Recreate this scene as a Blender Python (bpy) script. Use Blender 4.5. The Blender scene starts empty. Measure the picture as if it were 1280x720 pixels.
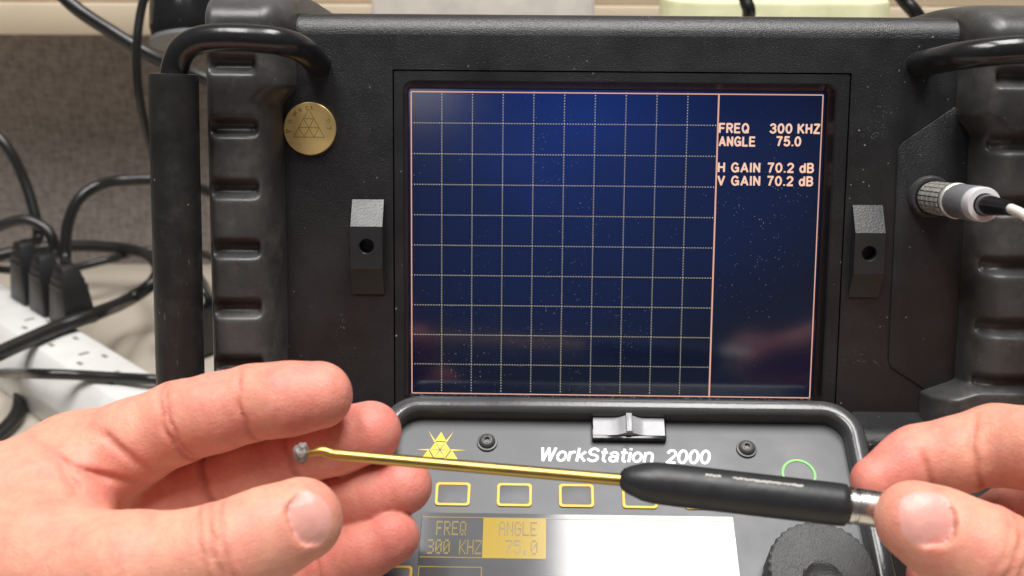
import bpy, bmesh, math, random
import numpy as np
from mathutils import Vector, Matrix

# ------------------------------------------------------------------ camera, world, lights, exposure
SC = bpy.context.scene
COL = SC.collection
MM = 0.001
F = 1400.0                      # focal length in photo pixels (1280 wide)
CAM = np.array([0.0, 0.0, 300.0])   # mm above the desk
PITCH = math.radians(20.0)

def norm(a):
    a = np.asarray(a, float); return a / np.linalg.norm(a)

# pose of the instrument's screen in camera axes (x right, y down, z forward), mm
r1 = norm([1.0, 0.0112, -0.0158]); r3 = norm([-0.017, 0.131, -1.0])
r2 = norm(np.cross(r3, r1)); r3 = np.cross(r1, r2)
T_SCREEN = np.array([32.6, -13.2, 360.3])
cp, sp = math.cos(PITCH), math.sin(PITCH)
RHO = (-r1[1] * cp - r1[2] * sp) / cp
_right = np.array([1.0, 0, 0]); _down = np.array([0, -sp, -cp]); _fwd = np.array([0, cp, -sp])
RIGHT = math.cos(RHO) * _right + math.sin(RHO) * _down
DOWN = -math.sin(RHO) * _right + math.cos(RHO) * _down
M = np.stack([RIGHT, DOWN, _fwd], axis=1)      # camera axes -> world

cam_data = bpy.data.cameras.new('camera')
cam = bpy.data.objects.new('camera', cam_data); COL.objects.link(cam)
mw = Matrix.Identity(4)
for i in range(3):
    mw[i][0] = M[i, 0]; mw[i][1] = -M[i, 1]; mw[i][2] = -M[i, 2]; mw[i][3] = CAM[i] * MM
cam.matrix_world = mw
cam_data.sensor_width = 36.0
cam_data.lens = F / 1280.0 * 36.0
cam_data.clip_start = 0.01; cam_data.clip_end = 50.0
cam_data.dof.use_dof = True
cam_data.dof.focus_distance = 0.352
cam_data.dof.aperture_fstop = 17.0
SC.camera = cam

world = bpy.data.worlds.new('World'); SC.world = world; world.use_nodes = True
wb = world.node_tree.nodes['Background']
wb.inputs[0].default_value = (0.95, 0.97, 1.0, 1); wb.inputs[1].default_value = 0.085

def area(name, loc, size, power, col=(1, 0.98, 0.965), rot=(0, 0, 0)):
    l = bpy.data.lights.new(name, 'AREA'); l.shape = 'RECTANGLE'; l.size, l.size_y = size
    l.energy = power; l.color = col
    o = bpy.data.objects.new(name, l); COL.objects.link(o); o.location = loc; o.rotation_euler = rot
    return o
# two ceiling panel lights; the near one mirrors in the small display
area('ceiling_light', (0.38, 0.10, 2.1), (0.62, 1.2), 46)
area('ceiling_light.001', (-0.55, -0.30, 2.1), (0.62, 1.2), 42)
area('added_rear_light', (-0.95, -6.6, 2.15), (0.62, 1.2), 6)  # dim light added far behind the camera for a pale patch on the screen

SC.view_settings.view_transform = 'Standard'; SC.view_settings.look = 'None'
SC.view_settings.exposure = 0.0; SC.view_settings.gamma = 1.0
SC.view_settings.use_curve_mapping = False
SC.cycles.use_denoising = True
SC.cycles.max_bounces = 8

# ------------------------------------------------------------------ frames and projection helpers (all mm)
class Frame:
    def __init__(s, o, x, y, z): s.o = np.array(o, float); s.A = np.stack([x, y, z], axis=1)
    def w(s, p): return s.o + np.asarray(p, float) @ s.A.T
    def l(s, p): return (np.asarray(p, float) - s.o) @ s.A
WORLD = Frame((0, 0, 0), (1, 0, 0), (0, 1, 0), (0, 0, 1))
DEV = Frame(CAM + M @ T_SCREEN, M @ r1, M @ r2, M @ r3)     # u right, v up, w out of the screen
def ray(px, py): return M @ np.array([(px - 640) / F, (py - 360) / F, 1.0])
def at(px, py, d): return CAM + ray(px, py) * d              # point at depth d
def onplane(fr, px, py, c):                                   # local coords on plane z=c of a frame
    o = fr.l(CAM); d = ray(px, py) @ fr.A
    return o + d * ((c - o[2]) / d[2])
def dev(px, py, w=7.0): return onplane(DEV, px, py, w)
def desk(px, py, z=0.0): return onplane(WORLD, px, py, z)
TILT = math.radians(47)
_o = dev(771, 522, 11.0)
_eq = DEV.A @ np.array([0, -math.cos(TILT), math.sin(TILT)])
_er = DEV.A @ np.array([0, math.sin(TILT), math.cos(TILT)])
PAN = Frame(DEV.w(_o), DEV.A[:, 0], -_eq, _er)                # p right, q up the slope, r out of the panel
def pan(px, py, r=0.0): return onplane(PAN, px, py, r)

# ------------------------------------------------------------------ materials
def new_mat(name):
    m = bpy.data.materials.new(name); m.use_nodes = True
    nt = m.node_tree; b = nt.nodes['Principled BSDF']
    return m, nt, b
def link(nt, a, b): nt.links.new(a, b)
def node(nt, t, **k):
    n = nt.nodes.new(t)
    for a, v in k.items(): setattr(n, a, v)
    return n
def sock(n, **k):
    for a, v in k.items(): n.inputs[a.replace('_', ' ')].default_value = v
    return n
def coords(nt):
    return node(nt, 'ShaderNodeTexCoord').outputs['Object']
def noise(nt, scale, detail=2.0, rough=0.5, vec=None):
    n = node(nt, 'ShaderNodeTexNoise'); n.inputs['Scale'].default_value = scale
    n.inputs['Detail'].default_value = detail; n.inputs['Roughness'].default_value = rough
    link(nt, vec or coords(nt), n.inputs['Vector']); return n
def ramp(nt, fac, stops):
    r = node(nt, 'ShaderNodeValToRGB'); cr = r.color_ramp
    while len(cr.elements) > 1: cr.elements.remove(cr.elements[-1])
    cr.elements[0].position = stops[0][0]; cr.elements[0].color = stops[0][1]
    for p, c in stops[1:]:
        e = cr.elements.new(p); e.color = c
    link(nt, fac, r.inputs[0]); return r
def g(v): return (v, v, v, 1)
def mixc(nt, fac, a, b):
    m = node(nt, 'ShaderNodeMix', data_type='RGBA')
    for i, v in ((0, fac), (6, a), (7, b)):
        if hasattr(v, 'links') or hasattr(v, 'is_linked'): link(nt, v, m.inputs[i])
        else: m.inputs[i].default_value = v
    return m.outputs[2]
def bump(nt, b, height, dist, strength=1.0, prev=None):
    n = node(nt, 'ShaderNodeBump'); n.inputs['Strength'].default_value = strength
    n.inputs['Distance'].default_value = dist
    link(nt, height, n.inputs['Height'])
    if prev: link(nt, prev, n.inputs['Normal'])
    link(nt, n.outputs[0], b.inputs['Normal']); return n.outputs[0]
def specks(nt, scale, size, keep, vec=None):
    """sparse dust specks: 1 inside a speck"""
    v = node(nt, 'ShaderNodeTexVoronoi'); v.inputs['Scale'].default_value = scale
    link(nt, vec or coords(nt), v.inputs['Vector'])
    lt = node(nt, 'ShaderNodeMath', operation='LESS_THAN'); link(nt, v.outputs['Distance'], lt.inputs[0]); lt.inputs[1].default_value = size
    sx = node(nt, 'ShaderNodeSeparateColor'); link(nt, v.outputs['Color'], sx.inputs[0])
    gt = node(nt, 'ShaderNodeMath', operation='GREATER_THAN'); link(nt, sx.outputs[0], gt.inputs[0]); gt.inputs[1].default_value = 1 - keep
    mu = node(nt, 'ShaderNodeMath', operation='MULTIPLY'); link(nt, lt.outputs[0], mu.inputs[0]); link(nt, gt.outputs[0], mu.inputs[1])
    return mu.outputs[0]

def plain(name, col, rough=0.5, metal=0.0, spec=0.5, coat=0.0, var=0.12, vscale=60, bscale=None, bdist=0.0):
    m, nt, b = new_mat(name)
    c = (*col, 1)
    n = noise(nt, vscale, 4, 0.6)
    r = ramp(nt, n.outputs[0], [(0.3, tuple(x * (1 - var) for x in col) + (1,)), (0.7, tuple(min(1, x * (1 + var)) for x in col) + (1,))])
    link(nt, r.outputs[0], b.inputs['Base Color'])
    rr = ramp(nt, n.outputs[0], [(0.3, g(max(0, rough - 0.06))), (0.7, g(min(1, rough + 0.06)))])
    link(nt, rr.outputs[0], b.inputs['Roughness'])
    sock(b, Metallic=metal); b.inputs['Specular IOR Level'].default_value = spec
    b.inputs['Coat Weight'].default_value = coat
    if bscale: bump(nt, b, noise(nt, bscale, 2, 0.5).outputs[0], bdist)
    return m

def textured_plastic(name, col, rough, grain, gdist, dust=0.25, spec=0.5, stain=0.5):
    m, nt, b = new_mat(name)
    vec = coords(nt)
    n1 = noise(nt, 45, 5, 0.65, vec)
    base = ramp(nt, n1.outputs[0], [(0.35, tuple(x * 0.8 for x in col) + (1,)), (0.7, tuple(x * (1 + stain) for x in col) + (1,))]).outputs[0]
    d = specks(nt, 520, 0.16, dust * 0.12, vec)
    nl = noise(nt, 30, 3, 0.7, vec)
    msk = ramp(nt, nl.outputs[0], [(0.45, g(0)), (0.7, g(1))]).outputs[0]
    mul = node(nt, 'ShaderNodeMath', operation='MULTIPLY'); link(nt, d, mul.inputs[0]); link(nt, msk, mul.inputs[1])
    base = mixc(nt, mul.outputs[0], base, (0.30, 0.29, 0.27, 1))
    link(nt, base, b.inputs['Base Color'])
    rr = ramp(nt, n1.outputs[0], [(0.3, g(rough - 0.05)), (0.75, g(rough + 0.08))]).outputs[0]
    link(nt, rr, b.inputs['Roughness'])
    b.inputs['Specular IOR Level'].default_value = spec
    bump(nt, b, noise(nt, grain, 3, 0.55, vec).outputs[0], gdist)
    return m

MAT = {}
MAT['case'] = textured_plastic('case_black_plastic', (0.0155, 0.0155, 0.016), 0.31, 2600, 0.00017, 1.2, 0.6)
MAT['bezel'] = textured_plastic('bezel_black_plastic', (0.014, 0.014, 0.0145), 0.33, 2600, 0.00016, 0.9)
def worn_rubber(name, col, rough, dirt=0.6):
    m = textured_plastic(name, col, rough, 600, 0.00006, 0.35, 0.5, 0.6); nt = m.node_tree; b = nt.nodes['Principled BSDF']; vec = coords(nt)
    src = b.inputs['Base Color'].links[0].from_socket
    a = ramp(nt, noise(nt, 120, 9, 0.75, vec).outputs[0], [(0.50, g(0)), (0.72, g(dirt))]).outputs[0]
    mp_ = node(nt, 'ShaderNodeMapping'); link(nt, vec, mp_.inputs[0]); mp_.inputs['Rotation'].default_value = (0.3, 0.5, 0.6); mp_.inputs['Scale'].default_value = (1, 1, 0.06)
    sc_ = ramp(nt, noise(nt, 900, 2, 0.5, mp_.outputs[0]).outputs[0], [(0.68, g(0)), (0.74, g(0.6))]).outputs[0]
    mx = node(nt, 'ShaderNodeMath', operation='MAXIMUM'); link(nt, a, mx.inputs[0])
    msk = ramp(nt, noise(nt, 40, 3, 0.6, vec).outputs[0], [(0.5, g(0)), (0.65, g(1))]).outputs[0]
    mu = node(nt, 'ShaderNodeMath', operation='MULTIPLY'); link(nt, sc_, mu.inputs[0]); link(nt, msk, mu.inputs[1]); link(nt, mu.outputs[0], mx.inputs[1])
    link(nt, mixc(nt, mx.outputs[0], src, (0.13, 0.125, 0.115, 1)), b.inputs['Base Color']); return m
MAT['rubber'] = worn_rubber('bumper_rubber', (0.046, 0.045, 0.044), 0.38)
MAT['rim'] = plain('rim_plastic', (0.055, 0.055, 0.056), 0.2, spec=0.5, var=0.1, bscale=900, bdist=0.00003)
MAT['gloss_black'] = plain('gloss_black', (0.012, 0.012, 0.013), 0.14, spec=0.5)
MAT['tube'] = plain('handle_tube_paint', (0.014, 0.014, 0.0145), 0.24, spec=0.5, bscale=350, bdist=0.00006)
MAT['grip'] = worn_rubber('grip_rubber', (0.015, 0.0149, 0.0146), 0.38, 0.16)
MAT['black'] = plain('matt_black', (0.006, 0.006, 0.006), 0.6)
MAT['gasket'] = plain('black_gasket', (0.005, 0.005, 0.0055), 0.4, spec=0.3)
MAT['block'] = plain('block_black_anodised', (0.02, 0.02, 0.021), 0.34, spec=0.6, bscale=1500, bdist=0.00006)
MAT['panel'] = plain('panel_grey_lacquer', (0.10, 0.102, 0.105), 0.42, spec=0.4, var=0.05, bscale=2500, bdist=0.00002)
MAT['yellow'] = plain('yellow_print', (0.78, 0.46, 0.03), 0.45, var=0.06, vscale=300)
MAT['logo'] = plain('logo_yellow_print', (0.85, 0.56, 0.01), 0.45, var=0.03, vscale=300)
MAT['white'] = plain('white_print', (0.8, 0.8, 0.8), 0.45, var=0.04, vscale=500)
MAT['green'] = plain('green_print', (0.16, 0.62, 0.10), 0.45, var=0.05, vscale=500)
MAT['steel'] = plain('satin_steel', (0.62, 0.60, 0.57), 0.28, metal=1.0, var=0.08, vscale=400)
MAT['chrome'] = plain('connector_nickel', (0.66, 0.64, 0.58), 0.3, metal=0.45, var=0.1, vscale=300)
MAT['grey_sleeve'] = plain('connector_grey', (0.17, 0.17, 0.18), 0.4, spec=0.5)
MAT['white_ring'] = plain('connector_white', (0.62, 0.60, 0.62), 0.4)
MAT['cable_white'] = plain('white_cable', (0.62, 0.60, 0.55), 0.45)
MAT['latch'] = plain('latch_grey', (0.30, 0.30, 0.31), 0.3, var=0.1, vscale=500, bscale=2500, bdist=0.00004)
MAT['screwhead'] = plain('screw_grey', (0.07, 0.07, 0.07), 0.4, spec=0.5)
MAT['brass'] = plain('brass', (0.50, 0.34, 0.105), 0.36, metal=1.0, var=0.06, vscale=120)
MAT['medal'] = plain('medallion_brass', (0.84, 0.61, 0.25), 0.46, metal=0.7, var=0.1, vscale=160)
MAT['engrave'] = plain('engraved_line', (0.34, 0.23, 0.07), 0.6, metal=0.4)
MAT['probe'] = plain('probe_black_sleeve', (0.02, 0.02, 0.021), 0.42, spec=0.45, vscale=200, bscale=900, bdist=0.00003)
MAT['flake'] = plain('worn_flakes', (0.42, 0.42, 0.37), 0.6)
MAT['ferrite'] = plain('grey_sensor', (0.22, 0.195, 0.18), 0.45, metal=0.1, var=0.5, vscale=500, bscale=900, bdist=0.0002)
MAT['crumb'] = plain('dust_crumb', (0.45, 0.44, 0.40), 0.8)
MAT['scuff'] = plain('scuff', (0.24, 0.24, 0.23), 0.6)
MAT['knob'] = textured_plastic('knob_grey_plastic', (0.062, 0.062, 0.063), 0.36, 2400, 0.00030, 0.2)
MAT['cord'] = plain('black_cord', (0.012, 0.012, 0.012), 0.32, spec=0.5)
MAT['plug'] = plain('black_plug', (0.012, 0.012, 0.0125), 0.42)
MAT['strip'] = plain('white_strip', (0.66, 0.66, 0.635), 0.35, var=0.05)
MAT['slot'] = plain('socket_hole', (0.25, 0.23, 0.2), 0.6)
MAT['greybox'] = plain('grey_box', (0.60, 0.55, 0.49), 0.5)
MAT['yellowbox'] = plain('yellow_translucent', (0.74, 0.73, 0.46), 0.4)
MAT['cup'] = plain('black_cup', (0.02, 0.021, 0.024), 0.3)
MAT['coil'] = plain('pale_coil', (0.55, 0.56, 0.48), 0.4)
MAT['tan'] = plain('tan_shelf', (0.60, 0.50, 0.37), 0.5, var=0.05, vscale=12)
MAT['desk'] = plain('beige_desk', (0.53, 0.47, 0.39), 0.45, var=0.07, vscale=14, bscale=300, bdist=0.00005)

def fabric():
    m, nt, b = new_mat('grey_fabric')
    vec = coords(nt)
    mp = node(nt, 'ShaderNodeMapping'); link(nt, vec, mp.inputs[0]); mp.inputs['Scale'].default_value = (1, 1, 0.28)
    mp2 = node(nt, 'ShaderNodeMapping'); link(nt, vec, mp2.inputs[0]); mp2.inputs['Scale'].default_value = (0.28, 1, 1)
    a = noise(nt, 420, 3, 0.6, mp.outputs[0]); c = noise(nt, 420, 3, 0.6, mp2.outputs[0])
    mx = mixc(nt, 0.5, a.outputs[0], c.outputs[0])
    r = ramp(nt, mx, [(0.35, (0.18, 0.155, 0.145, 1)), (0.65, (0.36, 0.32, 0.30, 1))])
    link(nt, r.outputs[0], b.inputs['Base Color']); b.inputs['Roughness'].default_value = 0.9
    bump(nt, b, mx, 0.0008); return m
MAT['fabric'] = fabric()

def screen_mat():
    m, nt, b = new_mat('screen_blue')
    vec = coords(nt)
    d = specks(nt, 750, 0.15, 0.14, vec); d2 = specks(nt, 1400, 0.2, 0.16, vec)
    ad = node(nt, 'ShaderNodeMath', operation='MAXIMUM'); link(nt, d, ad.inputs[0]); link(nt, d2, ad.inputs[1])
    dm = ramp(nt, noise(nt, 28, 4, 0.7, vec).outputs[0], [(0.48, g(0)), (0.62, g(1))]).outputs[0]
    mm_ = node(nt, 'ShaderNodeMath', operation='MULTIPLY'); link(nt, ad.outputs[0], mm_.inputs[0]); link(nt, dm, mm_.inputs[1]); ad = mm_
    link(nt, mixc(nt, ad.outputs[0], (0.004, 0.006, 0.012, 1), (0.18, 0.195, 0.21, 1)), b.inputs['Base Color'])
    # reflection gradient painted into the emission: strongest at the upper middle of the panel
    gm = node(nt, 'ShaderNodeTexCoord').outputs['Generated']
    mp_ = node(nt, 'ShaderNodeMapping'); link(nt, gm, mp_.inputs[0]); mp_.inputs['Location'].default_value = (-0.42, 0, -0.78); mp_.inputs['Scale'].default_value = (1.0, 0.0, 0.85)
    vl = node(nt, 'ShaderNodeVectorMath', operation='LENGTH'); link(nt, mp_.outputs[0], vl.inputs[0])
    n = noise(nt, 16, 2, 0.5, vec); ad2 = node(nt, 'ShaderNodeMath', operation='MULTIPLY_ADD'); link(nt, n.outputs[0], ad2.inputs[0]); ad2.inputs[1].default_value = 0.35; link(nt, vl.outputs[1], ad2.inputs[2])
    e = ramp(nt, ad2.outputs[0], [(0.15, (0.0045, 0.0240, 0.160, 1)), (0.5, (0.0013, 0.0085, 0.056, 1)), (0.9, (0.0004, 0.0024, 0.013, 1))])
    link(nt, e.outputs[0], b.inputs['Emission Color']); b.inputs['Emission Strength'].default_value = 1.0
    b.inputs['Roughness'].default_value = 0.125; b.inputs['Specular IOR Level'].default_value = 1.0
    return m
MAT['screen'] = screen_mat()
def emit(name, col, s):
    m, nt, b = new_mat(name)
    b.inputs['Base Color'].default_value = (0.02, 0.02, 0.02, 1)
    b.inputs['Emission Color'].default_value = (*col, 1); b.inputs['Emission Strength'].default_value = s
    b.inputs['Roughness'].default_value = 0.15; return m
MAT['trace'] = emit('screen_peach', (1.0, 0.52, 0.38), 0.75)
MAT['stext'] = emit('screen_text', (1.0, 0.62, 0.46), 0.95)
MAT['dots'] = emit('screen_dots', (0.95, 0.86, 0.62), 0.7)
def lcd_mat():
    m, nt, b = new_mat('lcd_glass')
    b.inputs['Base Color'].default_value = (0.10, 0.10, 0.105, 1)
    n = noise(nt, 40, 4, 0.6)
    r = ramp(nt, n.outputs[0], [(0.3, g(0.085)), (0.7, g(0.12))]); link(nt, r.outputs[0], b.inputs['Roughness'])
    b.inputs['Specular IOR Level'].default_value = 0.8
    return m
MAT['lcd'] = lcd_mat()
MAT['lcd_on'] = emit('lcd_amber', (0.85, 0.55, 0.03), 0.75)
MAT['lcd_line'] = emit('lcd_amber_line', (0.85, 0.62, 0.10), 0.45)
MAT['lcd_off'] = plain('lcd_dark_pixels', (0.16, 0.12, 0.05), 0.2)

# ------------------------------------------------------------------ mesh helpers
def empty(name, loc):
    o = bpy.data.objects.new(name, None); COL.objects.link(o); o.location = Vector(np.asarray(loc) * MM)
    o.empty_display_size = 0.02; return o
def tag(o, label, cat, group=None, kind=None):
    o['label'] = label
    if cat: o['category'] = cat
    if group: o['group'] = group
    if kind: o['kind'] = kind
    return o
def root_origin(parent):
    loc = np.zeros(3)
    while parent is not None:
        loc = loc + np.array(parent.location) / MM; parent = parent.parent
    return loc
def build(name, verts, faces, mat, parent=None, frame=WORLD, smooth=True, angle=35, origin=None):
    """verts in frame coords (mm). origin: world mm point the mesh sits at."""
    v = frame.w(np.asarray(verts, float).reshape(-1, 3))
    po = root_origin(parent)
    if origin is None: origin = po if parent is not None else np.zeros(3)
    me = bpy.data.meshes.new(name)
    me.from_pydata(((v - origin) * MM).tolist(), [], [list(map(int, f)) for f in faces])
    me.validate(); me.update()
    bm = bmesh.new(); bm.from_mesh(me); bmesh.ops.recalc_face_normals(bm, faces=bm.faces); bm.to_mesh(me); bm.free()
    if smooth:
        me.polygons.foreach_set('use_smooth', [True] * len(me.polygons))
        if angle < 180: me.set_sharp_from_angle(angle=math.radians(angle))
    me.materials.append(MAT[mat] if isinstance(mat, str) else mat)
    o = bpy.data.objects.new(name, me); COL.objects.link(o)
    o.location = Vector((origin - po) * MM)
    if parent is not None: o.parent = parent
    return o
def from_bm(name, bm, mat, parent=None, frame=WORLD, **k):
    bm.verts.ensure_lookup_table(); bm.verts.index_update()
    v = [tuple(x.co) for x in bm.verts]; f = [[x.index for x in p.verts] for p in bm.faces]
    bm.free(); return build(name, v, f, mat, parent, frame, **k)
class MB:
    def __init__(s): s.v = []; s.f = []
    def add(s, v, f):
        b = len(s.v); s.v += [tuple(x) for x in v]; s.f += [[i + b for i in q] for q in f]; return s
    def box(s, a, b):
        (x0, y0, z0), (x1, y1, z1) = a, b
        return s.add([(x0,y0,z0),(x1,y0,z0),(x1,y1,z0),(x0,y1,z0),(x0,y0,z1),(x1,y0,z1),(x1,y1,z1),(x0,y1,z1)],
              [(0,3,2,1),(4,5,6,7),(0,1,5,4),(1,2,6,5),(2,3,7,6),(3,0,4,7)])
    def quad(s, p): return s.add(p, [(0, 1, 2, 3)])
    def prism(s, poly, z0, z1):
        n = len(poly)
        return s.add([(x, y, z0) for x, y in poly] + [(x, y, z1) for x, y in poly],
              [list(range(n))[::-1], list(range(n, 2 * n))] + [(i, (i + 1) % n, n + (i + 1) % n, n + i) for i in range(n)])
    def ring(s, outer, inner, z0, z1):
        """closed band between two loops of equal length, with walls"""
        n = len(outer); L = []
        for z in (z0, z1):
            L += [(x, y, z) for x, y in outer] + [(x, y, z) for x, y in inner]
        fs = []
        for i in range(n):
            j = (i + 1) % n
            fs += [(2*n+i, 2*n+j, 3*n+j, 3*n+i), (i, n+i, n+j, j), (i, j, 2*n+j, 2*n+i), (n+i, 3*n+i, 3*n+j, n+j)]
        return s.add(L, fs)
    def out(s, name, mat, parent=None, frame=WORLD, bevel=0.0, seg=2, **k):
        if bevel > 0:
            bm = bmesh.new(); vs = [bm.verts.new(v) for v in s.v]
            for f in s.f:
                try: bm.faces.new([vs[i] for i in f])
                except ValueError: pass
            bmesh.ops.recalc_face_normals(bm, faces=bm.faces)
            es = [e for e in bm.edges if len(e.link_faces) == 2 and e.calc_face_angle(0) > 0.4]
            bmesh.ops.bevel(bm, geom=es, offset=bevel, segments=seg, profile=0.5, affect='EDGES', clamp_overlap=True)
            return from_bm(name, bm, mat, parent, frame, **k)
        return build(name, s.v, s.f, mat, parent, frame, **k)
def rrect(x0, y0, x1, y1, r, n=6):
    pts = []
    for cx, cy, a0 in ((x1 - r, y1 - r, 0), (x0 + r, y1 - r, 90), (x0 + r, y0 + r, 180), (x1 - r, y0 + r, 270)):
        for i in range(n + 1):
            a = math.radians(a0 + 90 * i / n); pts.append((cx + r * math.cos(a), cy + r * math.sin(a)))
    return pts
def catmull(pts, sub=10):
    P = np.asarray(pts, float); P = np.vstack([2 * P[0] - P[1], P, 2 * P[-1] - P[-2]]); out = []
    for i in range(1, len(P) - 2):
        for k in range(sub):
            t = k / sub; a, b, c, d = P[i-1], P[i], P[i+1], P[i+2]
            out.append(0.5 * (2*b + (c-a)*t + (2*a-5*b+4*c-d)*t*t + (3*b-a-3*c+d)*t**3))
    out.append(P[-2]); return np.array(out)
def tube_geo(path, rad, n=14, cap=True):
    P = np.asarray(path, float); m = len(P)
    R = np.full(m, rad, float) if np.isscalar(rad) else np.asarray(rad, float)
    T = np.gradient(P, axis=0); T /= np.linalg.norm(T, axis=1)[:, None] + 1e-12
    up = np.array([0, 0, 1.0]) if abs(T[0][2]) < 0.9 else np.array([1.0, 0, 0])
    N = norm(np.cross(T[0], up)); V = []; Fc = []
    for i in range(m):
        N = norm(N - T[i] * (N @ T[i])); B = np.cross(T[i], N)
        for k in range(n):
            a = 2 * math.pi * k / n; V.append(P[i] + R[i] * (math.cos(a) * N + math.sin(a) * B))
    for i in range(m - 1):
        for k in range(n):
            k2 = (k + 1) % n; Fc.append((i*n+k, i*n+k2, (i+1)*n+k2, (i+1)*n+k))
    if cap: Fc += [list(range(n))[::-1], list(range((m-1)*n, m*n))]
    return V, Fc
def tube(name, path, rad, mat, parent=None, n=14, sub=10, smooth_path=True, **k):
    p = catmull(path, sub) if smooth_path else np.asarray(path, float)
    if not np.isscalar(rad):
        rr = np.interp(np.linspace(0, 1, len(p)), np.linspace(0, 1, len(rad)), rad)
    else: rr = rad
    v, f = tube_geo(p, rr, n); return build(name, v, f, mat, parent, angle=50, **k)
def axis_frame(a, b):
    z = norm(np.asarray(b, float) - a); x = norm(np.cross((0, 0, 1.0) if abs(z[2]) < 0.9 else (1.0, 0, 0), z))
    return Frame(a, x, np.cross(z, x), z)
def lathe_geo(prof, n=40):
    V = []; Fc = []; m = len(prof)
    for (r, z) in prof:
        for k in range(n):
            a = 2 * math.pi * k / n; V.append((r * math.cos(a), r * math.sin(a), z))
    for i in range(m - 1):
        for k in range(n):
            k2 = (k + 1) % n; Fc.append((i*n+k, i*n+k2, (i+1)*n+k2, (i+1)*n+k))
    Fc += [list(range(n)), list(range((m-1)*n, m*n))]
    return V, Fc
def lathe(name, prof, mat, frame, parent=None, n=40, angle=35, **k):
    v, f = lathe_geo(prof, n); return build(name, v, f, mat, parent, frame, angle=angle, **k)
def text_mesh(name, s, mat, frame, pos, height, parent, width=None, bold=0.0, shear=0.0, spacing=1.0, align='LEFT', extrude=0.02, rot=0.0):
    """flat lettering on plane of frame; pos = (x, y, z) lower-left, height = cap height in mm"""
    cu = bpy.data.curves.new(name + '_curve', 'FONT'); cu.body = s; cu.size = 1.0; cu.offset = bold; cu.shear = shear
    cu.space_character = spacing; cu.align_x = align; cu.resolution_u = 3
    ob = bpy.data.objects.new(name + '_tmp', cu); COL.objects.link(ob)
    dg = bpy.context.evaluated_depsgraph_get(); me = ob.evaluated_get(dg).to_mesh()
    v = np.array([x.co[:] for x in me.vertices]); f = [list(p.vertices) for p in me.polygons]
    ob.evaluated_get(dg).to_mesh_clear(); bpy.data.objects.remove(ob); bpy.data.curves.remove(cu)
    h0 = 0.70
    if width: sx = width / (v[:, 0].max() - v[:, 0].min()); x0 = v[:, 0].min()
    else: sx = height / h0; x0 = 0
    x = (v[:, 0] - x0) * sx; y = v[:, 1] * height / h0
    c, sn = math.cos(rot), math.sin(rot)
    vv = np.stack([pos[0] + c * x - sn * y, pos[1] + sn * x + c * y, np.full(len(v), pos[2])], axis=1)
    return build(name, vv, f, mat, parent, frame, smooth=False)

def arc(cx, cy, rx, ry, a0, a1, n=14):
    return [(cx + rx * math.cos(math.radians(a0 + (a1 - a0) * i / n)), cy + ry * math.sin(math.radians(a0 + (a1 - a0) * i / n))) for i in range(n + 1)]
GL = {
 'W': [[(0,1),(.22,0),(.45,1),(.68,0),(.9,1)]], 'o': [arc(.27,.36,.27,.36,0,360,24)], 'r': [[(0,0),(0,.72)], arc(.25,.42,.25,.30,180,75)],
 'k': [[(0,0),(0,1)], [(.46,.72),(0,.27)], [(.16,.42),(.5,0)]], 'S': [arc(.3,.75,.29,.25,20,270) + arc(.3,.25,.31,.25,90,-160)[1:]],
 't': [[(.15,.98),(.15,.16)] + arc(.31,.16,.16,.16,180,275,6), [(0,.72),(.33,.72)]], 'a': [arc(.26,.5,.24,.22,160,0,10) + [(.5,0)], arc(.24,.2,.24,.2,0,360,20)],
 'i': [[(0,0),(0,.72)], [(0,.97),(0,1.03)]], 'n': [[(0,0),(0,.72)], arc(.25,.45,.25,.27,180,0) + [(.5,0)]],
 '2': [arc(.3,.72,.29,.28,165,-35) + [(.02,0),(.6,0)]], '0': [arc(.3,.5,.3,.5,0,360,28)],
 'F': [[(0,0),(0,1),(.56,1)], [(0,.5),(.48,.5)]], 'R': [[(0,0),(0,1),(.34,1)] + arc(.34,.75,.25,.25,90,-90)[1:] + [(0,.5)], [(.32,.5),(.6,0)]],
 'E': [[(.58,0),(0,0),(0,1),(.56,1)], [(0,.52),(.5,.52)]], 'Q': [arc(.34,.5,.34,.5,0,360,28), [(.42,.25),(.68,0)]],
 '3': [arc(.29,.76,.27,.24,160,-90) + arc(.29,.26,.31,.26,90,-160)[1:]], 'K': [[(0,0),(0,1)], [(.58,1),(0,.38)], [(.2,.56),(.62,0)]],
 'H': [[(0,0),(0,1)], [(.58,0),(.58,1)], [(0,.52),(.58,.52)]], 'Z': [[(.02,1),(.6,1),(0,0),(.62,0)]], 'A': [[(0,0),(.33,1),(.66,0)], [(.12,.3),(.54,.3)]],
 'N': [[(0,0),(0,1),(.56,0),(.56,1)]], 'G': [arc(.34,.5,.34,.5,42,325,24) + [(.66,.05)], [(.66,.02),(.66,.46),(.38,.46)]],
 'L': [[(0,1),(0,0),(.52,0)]], '7': [[(0,1),(.58,1),(.36,.6),(.2,0)]], '5': [[(.54,1),(.1,1),(.04,.5)] + arc(.27,.32,.32,.32,125,-150)],
 '.': [[(.04,0),(.04,.04)]], 'I': [[(0,0),(0,1)]], 'V': [[(0,1),(.31,0),(.62,1)]], 'd': [arc(.25,.35,.25,.35,0,360,24), [(.52,0),(.52,1)]],
 'B': [[(0,0),(0,1),(.33,1)] + arc(.33,.76,.22,.24,90,-90)[1:] + [(0,.52)], [(.33,.52)] + arc(.33,.26,.26,.26,90,-90)[1:] + [(0,0)]]}
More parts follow.
